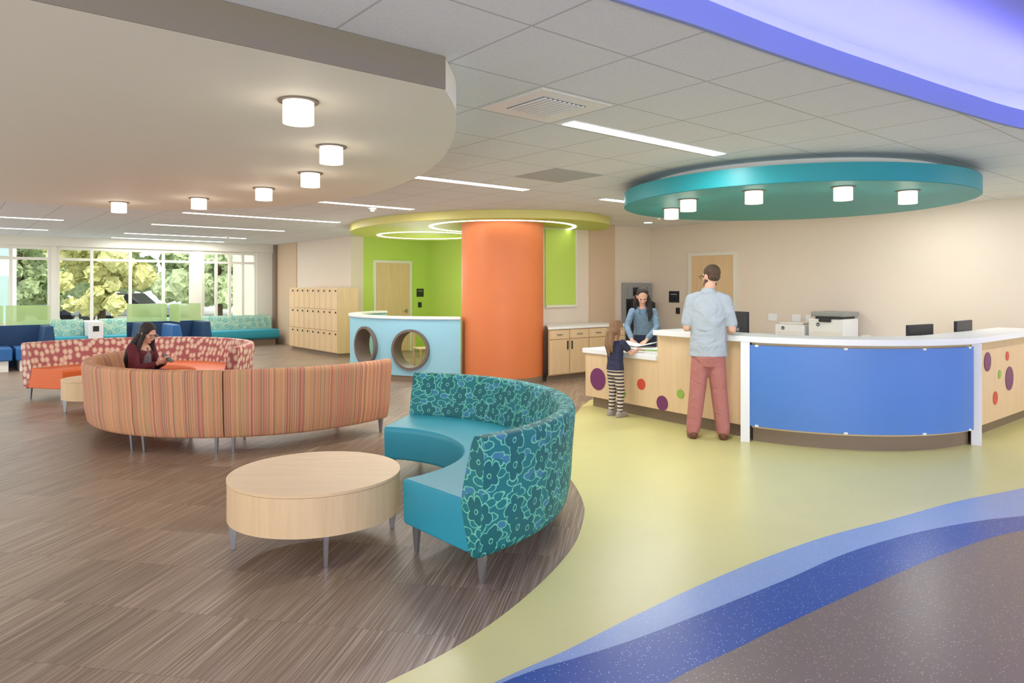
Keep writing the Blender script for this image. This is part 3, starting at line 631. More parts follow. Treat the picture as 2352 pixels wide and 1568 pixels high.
def printer(u,v,w,d,h,label,mfp):
    t=thing('printer',label,'printer',UV(u,v)+(.77,))
    bm=nb(); uvbox(bm,u-d/2,u+d/2,v-w/2,v+w/2,.77,.77+h*.72); finish('body',bm,M['white'],parent=t,bevel=.02)
    if mfp:
        bm=nb(); uvbox(bm,u-d/2-.01,u+d/2-.05,v-w/2+.04,v+w/2-.12,.77+h*.72,.77+h*.80); finish('scanner_gap',bm,M['dark'],parent=t)
        bm=nb(); uvbox(bm,u-d/2-.02,u+d/2,v-w/2-.01,v+w/2-.05,.77+h*.80,.77+h*.97); finish('scanner_lid',bm,M['grayp'],parent=t,bevel=.015)
        bm=nb(); uvbox(bm,u-d/2-.03,u-d/2+.02,v-.08,v+.10,.77+h*.60,.77+h*.72); finish('control_panel',bm,M['dark'],parent=t,bevel=.005)
        bm=nb(); uvbox(bm,u-d/2-.008,u-d/2,v-w/2+.04,v+w/2-.04,.78,.77+h*.25); finish('paper_tray',bm,M['wallw'],parent=t,bevel=.003)
    else:
        bm=nb(); uvbox(bm,u-d/2+.05,u+d/2-.04,v-w/2+.05,v+w/2-.05,.77+h*.72,.77+h*.86); finish('top_cover',bm,M['wallw'],parent=t,bevel=.015)
        bm=nb(); uvbox(bm,u-d/2-.008,u-d/2,v-w/2+.05,v+w/2-.05,.79,.77+h*.32); tr=finish('paper_tray',bm,M['wallw'],parent=t,bevel=.003)
    x,y=UV(u-d/2-.004,v+w*.22); 
    bm=nb(); q=Vector((-AX.x,-AX.y,0)).to_track_quat('Z','Y').to_matrix().to_4x4()
    bmesh.ops.create_cone(bm,cap_ends=True,segments=24,radius1=.028,radius2=.028,depth=.003,matrix=Matrix.Translation((x,y,.77+h*.5))@q); finish('emblem',bm,M['dark'],parent=t)
    cu=bpy.data.curves.new('letters','FONT'); cu.body='hp'; cu.size=.04; cu.align_x='CENTER'; cu.align_y='CENTER'; cu.extrude=.0005
    o=bpy.data.objects.new('tmp',cu); COL.objects.link(o); bpy.context.view_layer.update()
    me=bpy.data.meshes.new_from_object(o.evaluated_get(bpy.context.evaluated_depsgraph_get())); bpy.data.objects.remove(o)
    x2,y2=UV(u-d/2-.008,v+w*.22)
    b2=nb(); b2.from_mesh(me); bmesh.ops.transform(b2,matrix=Matrix.Translation((x2,y2,.77+h*.5))@Matrix.Rotation(ANG-PI/2,4,'Z')@Matrix.Rotation(PI/2,4,'X'),verts=b2.verts[:])
    finish('lettering',b2,M['white'],parent=t)
printer(10.73,5.75,.50,.45,.26,'small white laser printer on the back counter',False)
printer(10.73,5.15,.56,.48,.42,'white multifunction printer with grey scanner lid',True)
flat('card_box','white card box on the back counter','box',*UV(10.6,4.6),.77,.1,.1,.07,ANG,'white')
# ---------------------------------------------------------------- sofas
BP=chaikin([(0.03,.15),(0,.30),(-.01,.50),(-.03,.74),(-.015,.785),(.06,.785),(.085,.74),(.18,.42),(.10,.15)],2,.16)
SP=chaikin([(.09,.16),(.71,.165),(.725,.18),(.735,.40),(.72,.43),(.15,.435),(.10,.30)],1,.08)
def legat(c,r,ang,parent,h=.17):
    a=math.radians(ang); x=c[0]+r*math.cos(a); y=c[1]+r*math.sin(a)
    R=Matrix.Translation((x,y,0))@Matrix.Rotation(a,4,'Z'); bm=nb()
    vs=[]
    for z,w,d in ((0,.012,.010),(h,.030,.014)):
        vs.append([bm.verts.new(R@Vector((sx*w,sy*d,z))) for sx,sy in ((-1,-1),(1,-1),(1,1),(-1,1))])
    bm.faces.new(vs[0]); bm.faces.new(vs[1])
    for k in range(4): bm.faces.new((vs[0][k],vs[0][(k+1)%4],vs[1][(k+1)%4],vs[1][k]))
    finish('leg',bm,M['metal'],parent=parent,bevel=.002)
def module(c,R,a0,a1,mb,ms,label,group):
    am=math.radians((a0+a1)/2)
    t=thing('curved_sofa',label,'sofa',(c[0]+(R-.36)*math.cos(am),c[1]+(R-.36)*math.sin(am),0),group)
    n=max(8,int((a1-a0)/2.5))
    bm=nb(); sweep(bm,arc(c,R,a0+.15,a1-.15,n),BP); finish('backrest',bm,mb,parent=t,smooth=True,bevel=.012)
    bm=nb(); sweep(bm,arc(c,R,a0+.35,a1-.35,n),SP); finish('seat',bm,ms,parent=t,smooth=True,bevel=.01)
    for an in (a0+2.5,a1-2.5):
        for r in (R-.07,R-.66): legat(c,r,an,t)
TSC=(-1.193,4.764)
module(TSC,1.592,-49.6,15,M['floral'],M['tealseat'],'curved sofa with teal floral back and teal vinyl seat','teal curved sofa modules')
module(TSC,1.592,15,78.5,M['floral'],M['tealseat'],'curved sofa with teal floral back and teal vinyl seat','teal curved sofa modules')
SC=(-2.95,8.2)
for a0,a1 in ((-81,-23),(-110,-81),(-192,-110)):
    module(SC,1.78,a0,a1,M['stripe'],M['orseat'],'curved sofa with orange striped fabric back','striped curved sofa modules')
KC=(-5.2,9.2)
for a0,a1 in ((-8,50),(50,107),(107,164)):
    module(KC,1.66,a0,a1,M['medal'],M['orseat'],'curved sofa with pink medallion fabric and orange seat','pink patterned curved sofa modules')
def table(x,y,r,label,rot=0,h=.42):
    t=thing('round_coffee_table',label,'table',(x,y,0))
    bm=nb(); cyl(bm,x,y,h-.02,h,r,seg=72); finish('tabletop',bm,M['mapleh'],parent=t,smooth=True,bevel=.003)
    bm=nb(); cyl(bm,x,y,.18,h-.021,r-.003,seg=72); finish('apron',bm,M['maple'],parent=t,smooth=True)
    for k in range(4): legat((x,y),r-.04,rot+90*k,t,.185)
table(-1.21,4.30,.515,'round maple drum coffee table with metal legs',-68)
table(-5.22,8.75,.38,'round maple drum coffee table beside pink sofa',20)
table(-4.52,9.2,.38,'round maple drum coffee table between curved sofas',40)
def banq(u0,u1,label,g='window banquettes'):
    t=thing('window_banquette',label,'sofa',UV((u0+u1)/2,18.9)+(0,),g)
    x0,y0=UV(u0,19.3); x1,y1=UV(u1,19.3)
    pa=[(x0+(x1-x0)*i/8,y0+(y1-y0)*i/8) for i in range(9)]
    bm=nb(); sweep(bm,pa,chaikin([(-.03,.25),(-.03,.80),(-.16,.80),(-.26,.42),(-.2,.25)],2)); finish('backrest',bm,M['floral2'],parent=t,smooth=True)
    bm=nb(); sweep(bm,pa,chaikin([(-.08,.16),(-.08,.38),(-.2,.43),(-.76,.43),(-.78,.40),(-.78,.16)],2)); finish('seat',bm,M['tealseat'],parent=t,smooth=True)
    bm=nb(); uvbox(bm,u0+.05,u1-.05,18.65,19.2,0,.17); finish('plinth',bm,M['kick'],parent=t)
banq(5.35,7.15,'long banquette with pale floral back and teal seat'); banq(3.02,4.6,'banquette with pale floral back under the window'); banq(1.5,2.68,'banquette with pale floral back under the window')
t=thing('charging_cabinet','white cabinet with power outlet between banquettes','cabinet',UV(2.85,18.9)+(0,))
bm=nb(); uvbox(bm,2.70,3.0,18.5,19.25,0,.76); finish('body',bm,M['white'],parent=t,bevel=.01)
bm=nb(); uvbox(bm,2.79,2.91,18.49,18.5,.54,.66); finish('outlet',bm,M['dark'],parent=t)
def lounge(u,facing,label,mat,v0=15.7,v1=16.5,w=.64):
    t=thing('lounge_chair',label,'armchair',UV(u+facing*w/2,(v0+v1)/2)+(0,),'blue lounge chairs')
    f=facing
    def pr(pts,va,vb,m,nm):
        bm=nb(); A=[bm.verts.new(UV(u+f*p,va)+(z,)) for p,z in pts]; B=[bm.verts.new(UV(u+f*p,vb)+(z,)) for p,z in pts]
        bm.faces.new(A); bm.faces.new(B); n=len(pts)
        for i in range(n): bm.faces.new((A[i],A[(i+1)%n],B[(i+1)%n],B[i]))
        finish(nm,bm,M[m],parent=t,bevel=.02,smooth=True)
    pr([(0,.2),(.10,.2),(.28,.42),(.20,.82),(.06,.82)],v0,v1,mat,'backrest')
    pr([(.10,.2),(w,.2),(w,.43),(.27,.44)],v0+.01,v1-.01,'mblue','seat')
    bm=nb()
    uvbox(bm,*(sorted((u+f*.08,u+f*(w-.06)))),v0+.06,v1-.06,0,.2); finish('plinth',bm,M['wallw'],parent=t)
lounge(3.15,1,'dark blue lounge chair with sloped back','navy'); lounge(4.62,-1,'dark blue lounge chair with sloped back','navy')
lounge(.45,1,'dark blue lounge chair with sloped back','navy'); lounge(1.78,-1,'dark blue lounge chair with sloped back','navy')
lounge(3.5,1,'bright blue lounge chair with sloped back','mblue',14.7,15.5,.66)
for (a,b,c,d) in ((3.12,3.9,16.56,16.58),(4.0,4.6,16.56,16.58),(3.94,3.96,15.75,16.55),(.3,1.0,16.56,16.58),(1.04,1.75,16.56,16.58)):
    bm=nb(); uvbox(bm,a,b,c,d,.82,1.20); finish('privacy_screen',bm,M['grs'],label='translucent green privacy screen behind blue lounge chairs',cat='screen',group='green privacy screens')
for (a,b) in ((3.12,4.6),(.3,1.75)):
    bm=nb(); uvbox(bm,a,b,16.55,16.6,0,.815); finish('low_partition',bm,M['navy'],label='low blue partition carrying green privacy screens',cat='partition',group='low partitions')
# ---------------------------------------------------------------- outside
bm=nb(); prism(bm,[UV(-50,20),UV(40,20),UV(40,70),UV(-50,70)],-.3,-.12); struct('ground_outside',bm,M['grass'])
def crown(bm,x,y,h,r,n=30,k0=.18,k1=.32):
    for i in range(n):
        a=random.uniform(0,2*PI); rr=r*math.sqrt(random.random())*.75; zz=h*.18+random.random()*h*.8
        k=r*random.uniform(k0,k1)
        bmesh.ops.create_icosphere(bm,subdivisions=3,radius=k,matrix=Matrix.Translation((x+rr*math.cos(a),y+rr*math.sin(a),zz)))
def tree(x,y,h,r,m,label):
    t=thing('tree',label,'tree',(x,y,-.12))
    bm=nb(); cyl(bm,x,y,-.12,h*.6,.16,.08,seg=10); finish('trunk',bm,M['bark'],parent=t,smooth=True)
    bm=nb(); crown(bm,x,y,h,r,60,.10,.22)
    for v in bm.verts: v.co+=Vector((random.uniform(-1,1),random.uniform(-1,1),random.uniform(-1,1)))*r*.06
    finish('crown',bm,m,parent=t)
for x,y,h,r,m in [(-16.2,27.5,4.6,2.1,'leafy'),(-12.2,29,5.6,2.0,'leafg'),(-20.8,29.5,5.0,2.2,'leafg'),(-9.0,32.5,6,2.2,'leafy')]: tree(x,y,h,r,M[m],'yellow autumn tree outside the windows' if m=='leafy' else 'leafy green tree outside the windows')
bm=nb()
for i in range(16): crown(bm,-40+i*2.6,39+(i%3)*1.6,random.uniform(6.5,9),3.0,22)
for v in bm.verts: v.co+=Vector((random.uniform(-1,1),random.uniform(-1,1),random.uniform(-1,1)))*.16
finish('tree_line',bm,M['leafg'],label='dense line of green trees beyond the parking area',cat='trees',kind='stuff')
def car(x,y,m,label):
    t=thing('car',label,'car',(x,y,-.12)); 
    def pr(pts,y0,y1,mt,nm):
        bm=nb(); A=[bm.verts.new((x+p,y+y0,z-.12)) for p,z in pts]; B=[bm.verts.new((x+p,y+y1,z-.12)) for p,z in pts]
        bm.faces.new(A); bm.faces.new(B); n=len(pts)
        for i in range(n): bm.faces.new((A[i],A[(i+1)%n],B[(i+1)%n],B[i]))
        finish(nm,bm,mt,parent=t,bevel=.05,smooth=True)
    pr([(-2.1,.35),(2.1,.35),(2.15,.75),(1.2,.9),(-1.9,.95),(-2.15,.7)],-.85,.85,m,'body')
    pr([(-1.6,.93),(1.1,.9),(.5,1.4),(-1.0,1.42)],-.75,.75,M['dark'],'cabin')
    for sx in (-1.35,1.35):
        for sy in (-.82,.82):
            bm=nb(); bmesh.ops.create_cone(bm,cap_ends=True,segments=20,radius1=.33,radius2=.33,depth=.2,matrix=Matrix.Translation((x+sx,y+sy,.21))@Matrix.Rotation(PI/2,4,'X')); finish('wheel',bm,M['dark'],parent=t)
car(-18.4,33.2,M['carp'],'silver car parked outside under the trees'); car(-23.2,33.4,M['carp2'],'dark car parked outside under the trees')
bm=nb(); uvbox(bm,-6,1.9,26,30,-.12,7); t=finish('neighbouring_building',bm,M['bldg'],label='pale glazed building outside the windows',cat='building')
for i in range(8):
    for j in range(3):
        bm=nb(); uvbox(bm,-5.9+i*.97,-5.1+i*.97,25.95,26,.3+j*2.2,1.9+j*2.2); finish('window_pane',bm,M['bglass'],parent=t)
bm=nb(); uvbox(bm,7.5,9.8,20.0,23.4,-.12,4); finish('building_wing',bm,M['wall'],label='cream wing of the same building outside',cat='building')
# ---------------------------------------------------------------- people
def blob(name,parts,voxel,sm,mat,parent,X):
    bm=nb()
    for p in parts:
        if p[0]=='c':
            _,p0,r0,p1,r1=p; p0=Vector(p0); p1=Vector(p1); d=p1-p0; L=d.length
            bmesh.ops.create_uvsphere(bm,u_segments=14,v_segments=9,radius=r0,matrix=Matrix.Translation(p0))
            bmesh.ops.create_uvsphere(bm,u_segments=14,v_segments=9,radius=r1,matrix=Matrix.Translation(p1))
            if L>1e-4: bmesh.ops.create_cone(bm,cap_ends=True,segments=16,radius1=r0,radius2=r1,depth=L,matrix=Matrix.Translation((p0+p1)/2)@d.to_track_quat('Z','Y').to_matrix().to_4x4())
        elif p[0]=='e':
            _,Mx,r=p
            if not isinstance(Mx,Matrix): Mx=Matrix.Translation(Mx)
            bmesh.ops.create_uvsphere(bm,u_segments=22,v_segments=14,radius=1,matrix=Mx@Matrix.Diagonal((r[0],r[1],r[2],1)))
        elif p[0]=='l':
            rings=[]; n=24
            for (c,rx,ry) in p[1]:
                rings.append([bm.verts.new((c[0]+rx*math.cos(2*PI*i/n),c[1]+ry*math.sin(2*PI*i/n),c[2])) for i in range(n)])
            bm.faces.new(rings[0]); bm.faces.new(rings[-1])
            for a,b in zip(rings,rings[1:]):
                for i in range(n): bm.faces.new((a[i],a[(i+1)%n],b[(i+1)%n],b[i]))
    bmesh.ops.recalc_face_normals(bm,faces=bm.faces[:])
    me=bpy.data.meshes.new('t'); bm.to_mesh(me); bm.free(); o=bpy.data.objects.new('t',me); COL.objects.link(o)
    md=o.modifiers.new('r','REMESH'); md.mode='VOXEL'; md.voxel_size=voxel
    if sm: s=o.modifiers.new('s','SMOOTH'); s.iterations=sm; s.factor=.5
    bpy.context.view_layer.update(); dg=bpy.context.evaluated_depsgraph_get()
    m2=bpy.data.meshes.new_from_object(o.evaluated_get(dg)); bpy.data.objects.remove(o)
    b2=nb(); b2.from_mesh(m2); bmesh.ops.transform(b2,matrix=X,verts=b2.verts[:])
    ob=finish(name,b2,mat,parent=parent,recalc=False)
    ob.data.polygons.foreach_set('use_smooth',[True]*len(ob.data.polygons)); return ob
def hand(w,d,n,side,curl,s=1.0):
    w=Vector(w); d=Vector(d).normalized(); n=Vector(n); n=(n-d*n.dot(d)).normalized(); t=d.cross(n).normalized()*side
    P=[]; ks=[]
    for k,off in enumerate((-.030,-.010,.010,.029)):
        kn=w+d*(.085-.004*abs(k-1))*s+t*off*s; P.append(('c',w+t*off*.55*s,.014*s,kn,.0115*s)); ks.append(kn)
    P.append(('e',Matrix.Translation(w+d*.045*s),(.026*s,.026*s,.02*s)))
    for k,(kn,L) in enumerate(zip(ks,(.066,.076,.070,.054))):
        p=kn; a=curl*.5
        for j,fr in enumerate((.45,.31,.24)):
            dirv=(d*math.cos(a)+n*math.sin(a)+t*((k-1.5)*.06)).normalized(); q=p+dirv*L*fr*s
            P.append(('c',p,(.0098-.001*j)*s,q,(.0090-.001*j)*s)); p=q; a+=curl*.8
    p=w+d*.02*s-t*.022*s
    for j,(L,a) in enumerate(((.042,.9),(.032,.6),(.025,.35))):
        dirv=(d*math.cos(a)-t*math.sin(a)+n*.35).normalized(); q=p+dirv*L*s; P.append(('c',p,(.014-.002*j)*s,q,(.012-.002*j)*s)); p=q
    return P
def headM(c,yaw,pitch,s): return Matrix.Translation(c)@Matrix.Rotation(yaw,4,'Z')@Matrix.Rotation(pitch,4,'X')@Matrix.Scale(s,4)
def headparts(H,s):
    e=lambda x,y,z,a,b,c:('e',H@Matrix.Translation((x,y,z)),(a,b,c))
    P=[e(0,-.012,.03,.074,.093,.085),e(0,.022,-.045,.054,.062,.066),e(0,.055,-.088,.026,.026,.022),e(0,.0,-.01,.068,.08,.08),
       e(.076,-.006,-.008,.010,.02,.030),e(-.076,-.006,-.008,.010,.02,.030),e(0,.074,.028,.05,.014,.012),e(0,.080,-.055,.024,.012,.012),e(.035,.062,-.022,.022,.02,.02),e(-.035,.062,-.022,.022,.02,.02)]
    P.append(('c',H@Vector((0,.082,.012)),.009*s,H@Vector((0,.104,-.022)),.013*s))
    return P
def facebits(H,parent,X,s):
    for sx in (-1,1):
        bm=nb(); bmesh.ops.create_uvsphere(bm,u_segments=12,v_segments=8,radius=1,matrix=X@H@Matrix.Translation((sx*.03,.078,.006))@Matrix.Diagonal((.013,.006,.006,1))); finish('eye',bm,M['lens'],parent=parent,smooth=True)
    bm=nb(); bmesh.ops.create_uvsphere(bm,u_segments=12,v_segments=8,radius=1,matrix=X@H@Matrix.Translation((0,.090,-.055))@Matrix.Diagonal((.021,.005,.006,1))); finish('mouth',bm,M['lip'],parent=parent,smooth=True)
def glasses(H,parent,X,mat):
    bm=nb(); n=20
    for sx in (-1,1):
        rr=[]
        for i in range(n):
            a=2*PI*i/n; cx,cz=math.cos(a),math.sin(a)
            rr.append([bm.verts.new(X@H@Vector((sx*.033+(.025+k)*cx,.100+y,.004+(.018+k)*cz))) for k,y in ((-.0018,-.0018),(.0018,-.0018),(.0018,.0018),(-.0018,.0018))])
        for i in range(n):
            for k in range(4): bm.faces.new((rr[i][k],rr[(i+1)%n][k],rr[(i+1)%n][(k+1)%4],rr[i][(k+1)%4]))
        addbox(bm,X@H@Matrix.Translation((sx*.074,.045,.012)),.003,.11,.004); addbox(bm,X@H@Matrix.Translation((sx*.064,.099,.012)),.018,.003,.004)
    addbox(bm,X@H@Matrix.Translation((0,.102,.008)),.016,.003,.003)
    finish('glasses',bm,mat,parent=parent)
def frame(loc,f):
    f=Vector(f).normalized(); return Matrix.Translation(loc)@Matrix.Rotation(math.atan2(-f.x,f.y),4,'Z')
# ---- man
loc=(2.02,7.17,0); X=frame(loc,(.20,.98))
t=thing('person','man in light blue shirt and salmon trousers standing at reception desk','person',loc)
hc=Vector((.03,.035,1.662)); H=headM(hc,math.radians(38),math.radians(-6),1.0)
shL,shR=(-.168,0,1.425),(.172,0,1.42); eL,eR=(-.215,-.01,1.135),(.235,-.02,1.12); wL,wR=(-.13,.24,1.12),(.22,.22,1.095)
body=[('l',[((0,0,.90),.155,.10),((0,0,1.02),.14,.095),((0,.0,1.15),.145,.10),((0,0,1.30),.16,.11),((0,0,1.40),.16,.095),((0,0,1.47),.10,.07),((0,0,1.50),.055,.055)]),
 ('c',(0,.0,1.46),.058,(.02,.015,1.58),.054),('e',(0,0,.92),(.15,.10,.10)),
 ('c',shL,.052,eL,.040),('c',eL,.039,wL,.028),('c',shR,.052,eR,.040),('c',eR,.039,wR,.028),
 ('c',(-.085,0,.88),.085,(-.105,.01,.50),.056),('c',(-.105,.01,.50),.054,(-.15,-.03,.09),.038),('c',(.085,0,.88),.085,(.105,.01,.50),.056),('c',(.105,.01,.50),.054,(.14,-.03,.09),.038),
 ('c',(-.15,-.04,.05),.035,(-.18,.13,.035),.03),('c',(.14,-.04,.05),.035,(.17,.13,.035),.03)]+headparts(H,1)
body+=hand(wL,(.35,.9,-.05),(0,.1,-1),1,.5)+hand(wR,(-.1,1,-.02),(0,0,-1),-1,.25)
b=blob('body',body,.006,3,M['skin'],t,X); facebits(H,t,X,1)
blob('hair',[('e',H@Matrix.Translation((0,-.020,.042)),(.079,.096,.085)),('e',H@Matrix.Translation((0,-.040,-.005)),(.071,.062,.055))],.006,3,M['hairbr'],t,X)
blob('beard',[('e',H@Matrix.Translation((0,.034,-.078)),(.060,.058,.048)),('e',H@Matrix.Translation((.055,.01,-.05)),(.016,.03,.045)),('e',H@Matrix.Translation((-.055,.01,-.05)),(.016,.03,.045))],.005,2,M['hairbr'],t,X)
glasses(H,t,X,M['dark'])
shirt=[('l',[((0,.0,.845),.196,.132),((0,0,.95),.188,.13),((0,0,1.08),.178,.125),((0,0,1.22),.182,.128),((0,0,1.34),.186,.12),((0,0,1.42),.165,.10),((0,0,1.475),.105,.08),((0,.0,1.52),.064,.066)]),
 ('c',shL,.062,(-.214,0,1.19),.060),('c',shR,.062,(.230,-.005,1.18),.060),('c',(-.10,0,1.455),.055,shL,.060),('c',(.10,0,1.455),.055,shR,.060),
 ('l',[((.0,-.004,1.495),.082,.08),((0,.004,1.53),.068,.07),((0.005,.008,1.545),.064,.066)])]
blob('shirt',shirt,.007,5,M['shirt'],t,X)
tro=[('l',[((0,0,.74),.165,.108),((0,-.008,.84),.170,.124),((0,-.004,.92),.162,.118),((0,0,.98),.155,.11)]),
 ('c',(-.080,-.005,.78),.094,(-.105,.008,.50),.084),('c',(-.105,.008,.50),.084,(-.148,-.028,.14),.074),('c',(-.148,-.028,.14),.074,(-.152,-.03,.09),.068),('c',(.080,-.005,.78),.094,(.105,.008,.50),.084),('c',(.105,.008,.50),.084,(.14,-.028,.14),.074),('c',(.14,-.028,.14),.074,(.142,-.03,.09),.068)]
blob('trousers',tro,.008,5,M['pink'],t,X)
for sx in (-1,1):
    x=-.15 if sx<0 else .14
    blob('shoe',[('c',(x,-.06,.045),.044,(x+sx*.012,.06,.042),.046),('c',(x+sx*.012,.06,.042),.046,(x+sx*.03,.15,.034),.034),('e',(x,-.04,.07),(.044,.05,.045)),('e',(x+sx*.012,.045,.012),(.048,.145,.012))],.006,2,M['shoe'],t,X)
# ---- girl
loc=(1.245,8.40,0); X=frame(loc,(.82,.57))
t=thing('person','girl in navy top and striped leggings leaning at low counter','person',loc)
H=headM(Vector((0,.02,1.055)),math.radians(8),math.radians(-14),.92)
sL,sR=(-.115,.01,.885),(.115,.01,.885); eL,eR=(-.16,.10,.76),(.17,.10,.76); wL,wR=(-.06,.25,.80),(.12,.27,.80)
body=[('l',[((0,0,.54),.09,.068),((0,0,.66),.085,.068),((0,0,.78),.10,.075),((0,0,.86),.105,.065),((0,0,.915),.05,.045)]),('c',(0,0,.90),.036,(0,.01,.98),.034),
 ('c',sL,.038,eL,.028),('c',eL,.027,wL,.020),('c',sR,.038,eR,.028),('c',eR,.027,wR,.020),
 ('c',(-.05,0,.54),.052,(-.06,.02,.30),.040),('c',(-.06,.02,.30),.038,(-.06,-.01,.07),.027),('c',(.05,0,.54),.052,(.075,.02,.30),.040),('c',(.075,.02,.30),.038,(.09,-.01,.07),.027),
 ('c',(-.06,-.01,.04),.024,(-.065,.09,.03),.02),('c',(.09,-.01,.04),.024,(.10,.09,.03),.02)]+headparts(H,.92)+hand(wL,(.3,1,-.08),(0,0,-1),1,.3,.68)+hand(wR,(0,1,-.08),(0,0,-1),-1,.3,.68)
blob('body',body,.005,2,M['skin'],t,X); facebits(H,t,X,.92)
blob('hair',[('e',H@Matrix.Translation((0,-.02,.038)),(.084,.10,.09)),('e',H@Matrix.Translation((0,-.05,-.02)),(.078,.06,.08)),('c',(-.03,-.08,1.0),.035,(-.045,-.10,.86),.026),('c',(-.045,-.10,.86),.026,(-.035,-.095,.76),.010),('c',(.03,-.08,1.0),.035,(.04,-.10,.87),.026),('c',(.04,-.10,.87),.026,(.045,-.095,.78),.010),('c',(0,-.085,1.0),.04,(0,-.11,.86),.03),('c',(0,-.11,.86),.03,(.005,-.10,.73),.010),('c',(-.07,.0,1.05),.02,(-.08,-.03,.92),.012),('c',(.07,.0,1.05),.02,(.08,-.03,.92),.012)],.006,3,M['hairl'],t,X)
blob('top',[('l',[((0,0,.56),.122,.094),((0,0,.66),.105,.085),((0,0,.78),.112,.086),((0,0,.86),.115,.075),((0,0,.91),.06,.055)]),('c',sL,.047,(-.142,.06,.82),.042),('c',sR,.047,(.146,.06,.82),.042)],.006,3,M['navyt'],t,X)
blob('leggings',[('l',[((0,0,.48),.108,.082),((0,0,.64),.104,.080)]),('c',(-.052,0,.52),.066,(-.06,.02,.30),.048),('c',(-.06,.02,.30),.047,(-.06,-.01,.085),.035),('c',(.052,0,.52),.066,(.075,.02,.30),.048),('c',(.075,.02,.30),.047,(.09,-.01,.085),.035)],.006,2,M['legg'],t,X)
for sx,x in ((-1,-.06),(1,.09)):
    blob('sneaker',[('c',(x,-.035,.036),.034,(x+sx*.006,.07,.032),.032),('e',(x,.02,.01),(.036,.10,.012)),('c',(x,-.02,.06),.03,(x,.02,.05),.03)],.005,2,M['sneak'],t,X)
# ---- woman behind desk
loc=(1.88,9.88,0); X=frame(loc,(-.34,-.94))
t=thing('person','woman in denim jacket leaning over booklet at the counter','person',loc)
H=headM(Vector((-.01,.24,1.425)),math.radians(14),math.radians(-36),.97)
sL,sR=(-.150,.15,1.215),(.150,.15,1.215); eL,eR=(-.21,.23,1.0),(.21,.23,1.0); wL,wR=(-.09,.43,.83),(.10,.43,.83)
body=[('l',[((0,0,.86),.15,.10),((0,.02,.98),.115,.085),((0,.07,1.10),.13,.095),((0,.12,1.20),.14,.085),((0,.15,1.26),.09,.06),((0,.16,1.28),.05,.045)]),('c',(0,.15,1.26),.045,(0,.20,1.36),.042),
 ('c',sL,.040,eL,.032),('c',eL,.031,wL,.023),('c',sR,.040,eR,.032),('c',eR,.031,wR,.023),
 ('c',(-.08,0,.86),.085,(-.09,.01,.46),.052),('c',(-.09,.01,.46),.05,(-.09,-.03,.08),.034),('c',(.08,0,.86),.085,(.09,.01,.46),.052),('c',(.09,.01,.46),.05,(.09,-.03,.08),.034),
 ('c',(-.09,-.03,.045),.03,(-.10,.12,.03),.025),('c',(.09,-.03,.045),.03,(.10,.12,.03),.025)]+headparts(H,.97)+hand(wL,(.3,.85,-.3),(0,-.1,-1),1,.45,.92)+hand(wR,(-.3,.85,-.3),(0,-.1,-1),-1,.45,.92)
blob('body',body,.006,2,M['skin'],t,X); facebits(H,t,X,.97)
blob('hair',[('e',H@Matrix.Translation((0,-.032,.042)),(.086,.096,.090)),('e',H@Matrix.Translation((0,-.055,-.03)),(.090,.065,.11)),
 ('l',[((-.02,.13,1.16),.08,.03),((-.02,.12,1.22),.115,.04),((0,.13,1.33),.11,.05),((0,.17,1.42),.09,.06)]),
 ('c',(.082,.23,1.425),.022,(.095,.22,1.33),.030),('c',(.095,.22,1.33),.030,(.10,.18,1.26),.018),
 ('c',(-.084,.23,1.425),.024,(-.100,.22,1.32),.036),('c',(-.100,.22,1.32),.036,(-.115,.235,1.19),.036),('c',(-.115,.235,1.19),.036,(-.10,.24,1.09),.014)],.007,2,M['hairb'],t,X)
blob('denim_jacket',[('l',[((0,.0,.88),.165,.12),((0,.02,.98),.145,.108),((0,.07,1.10),.148,.110),((0,.12,1.20),.150,.10),((0,.145,1.25),.11,.072)]),('c',sL,.048,eL,.044),('c',eL,.044,(-.11,.39,.865),.036),('c',sR,.048,eR,.044),('c',eR,.044,(.12,.39,.865),.036),
 ('c',(-.06,.17,1.275),.018,(-.045,.245,1.20),.018),('c',(.06,.17,1.275),.018,(.045,.245,1.20),.018)],.006,2,M['denim'],t,X)
blob('trousers',[('l',[((0,0,.80),.155,.105),((0,0,.90),.15,.105)]),('c',(-.08,0,.84),.092,(-.09,.01,.46),.06),('c',(-.09,.01,.46),.058,(-.09,-.03,.1),.045),('c',(.08,0,.84),.092,(.09,.01,.46),.06),('c',(.09,.01,.46),.058,(.09,-.03,.1),.045)],.008,2,M['jeans'],t,X)
for sx in (-1,1): blob('shoe',[('c',(sx*.09,-.05,.04),.036,(sx*.10,.06,.038),.038),('c',(sx*.10,.06,.038),.038,(sx*.105,.13,.03),.028)],.007,2,M['dark'],t,X)
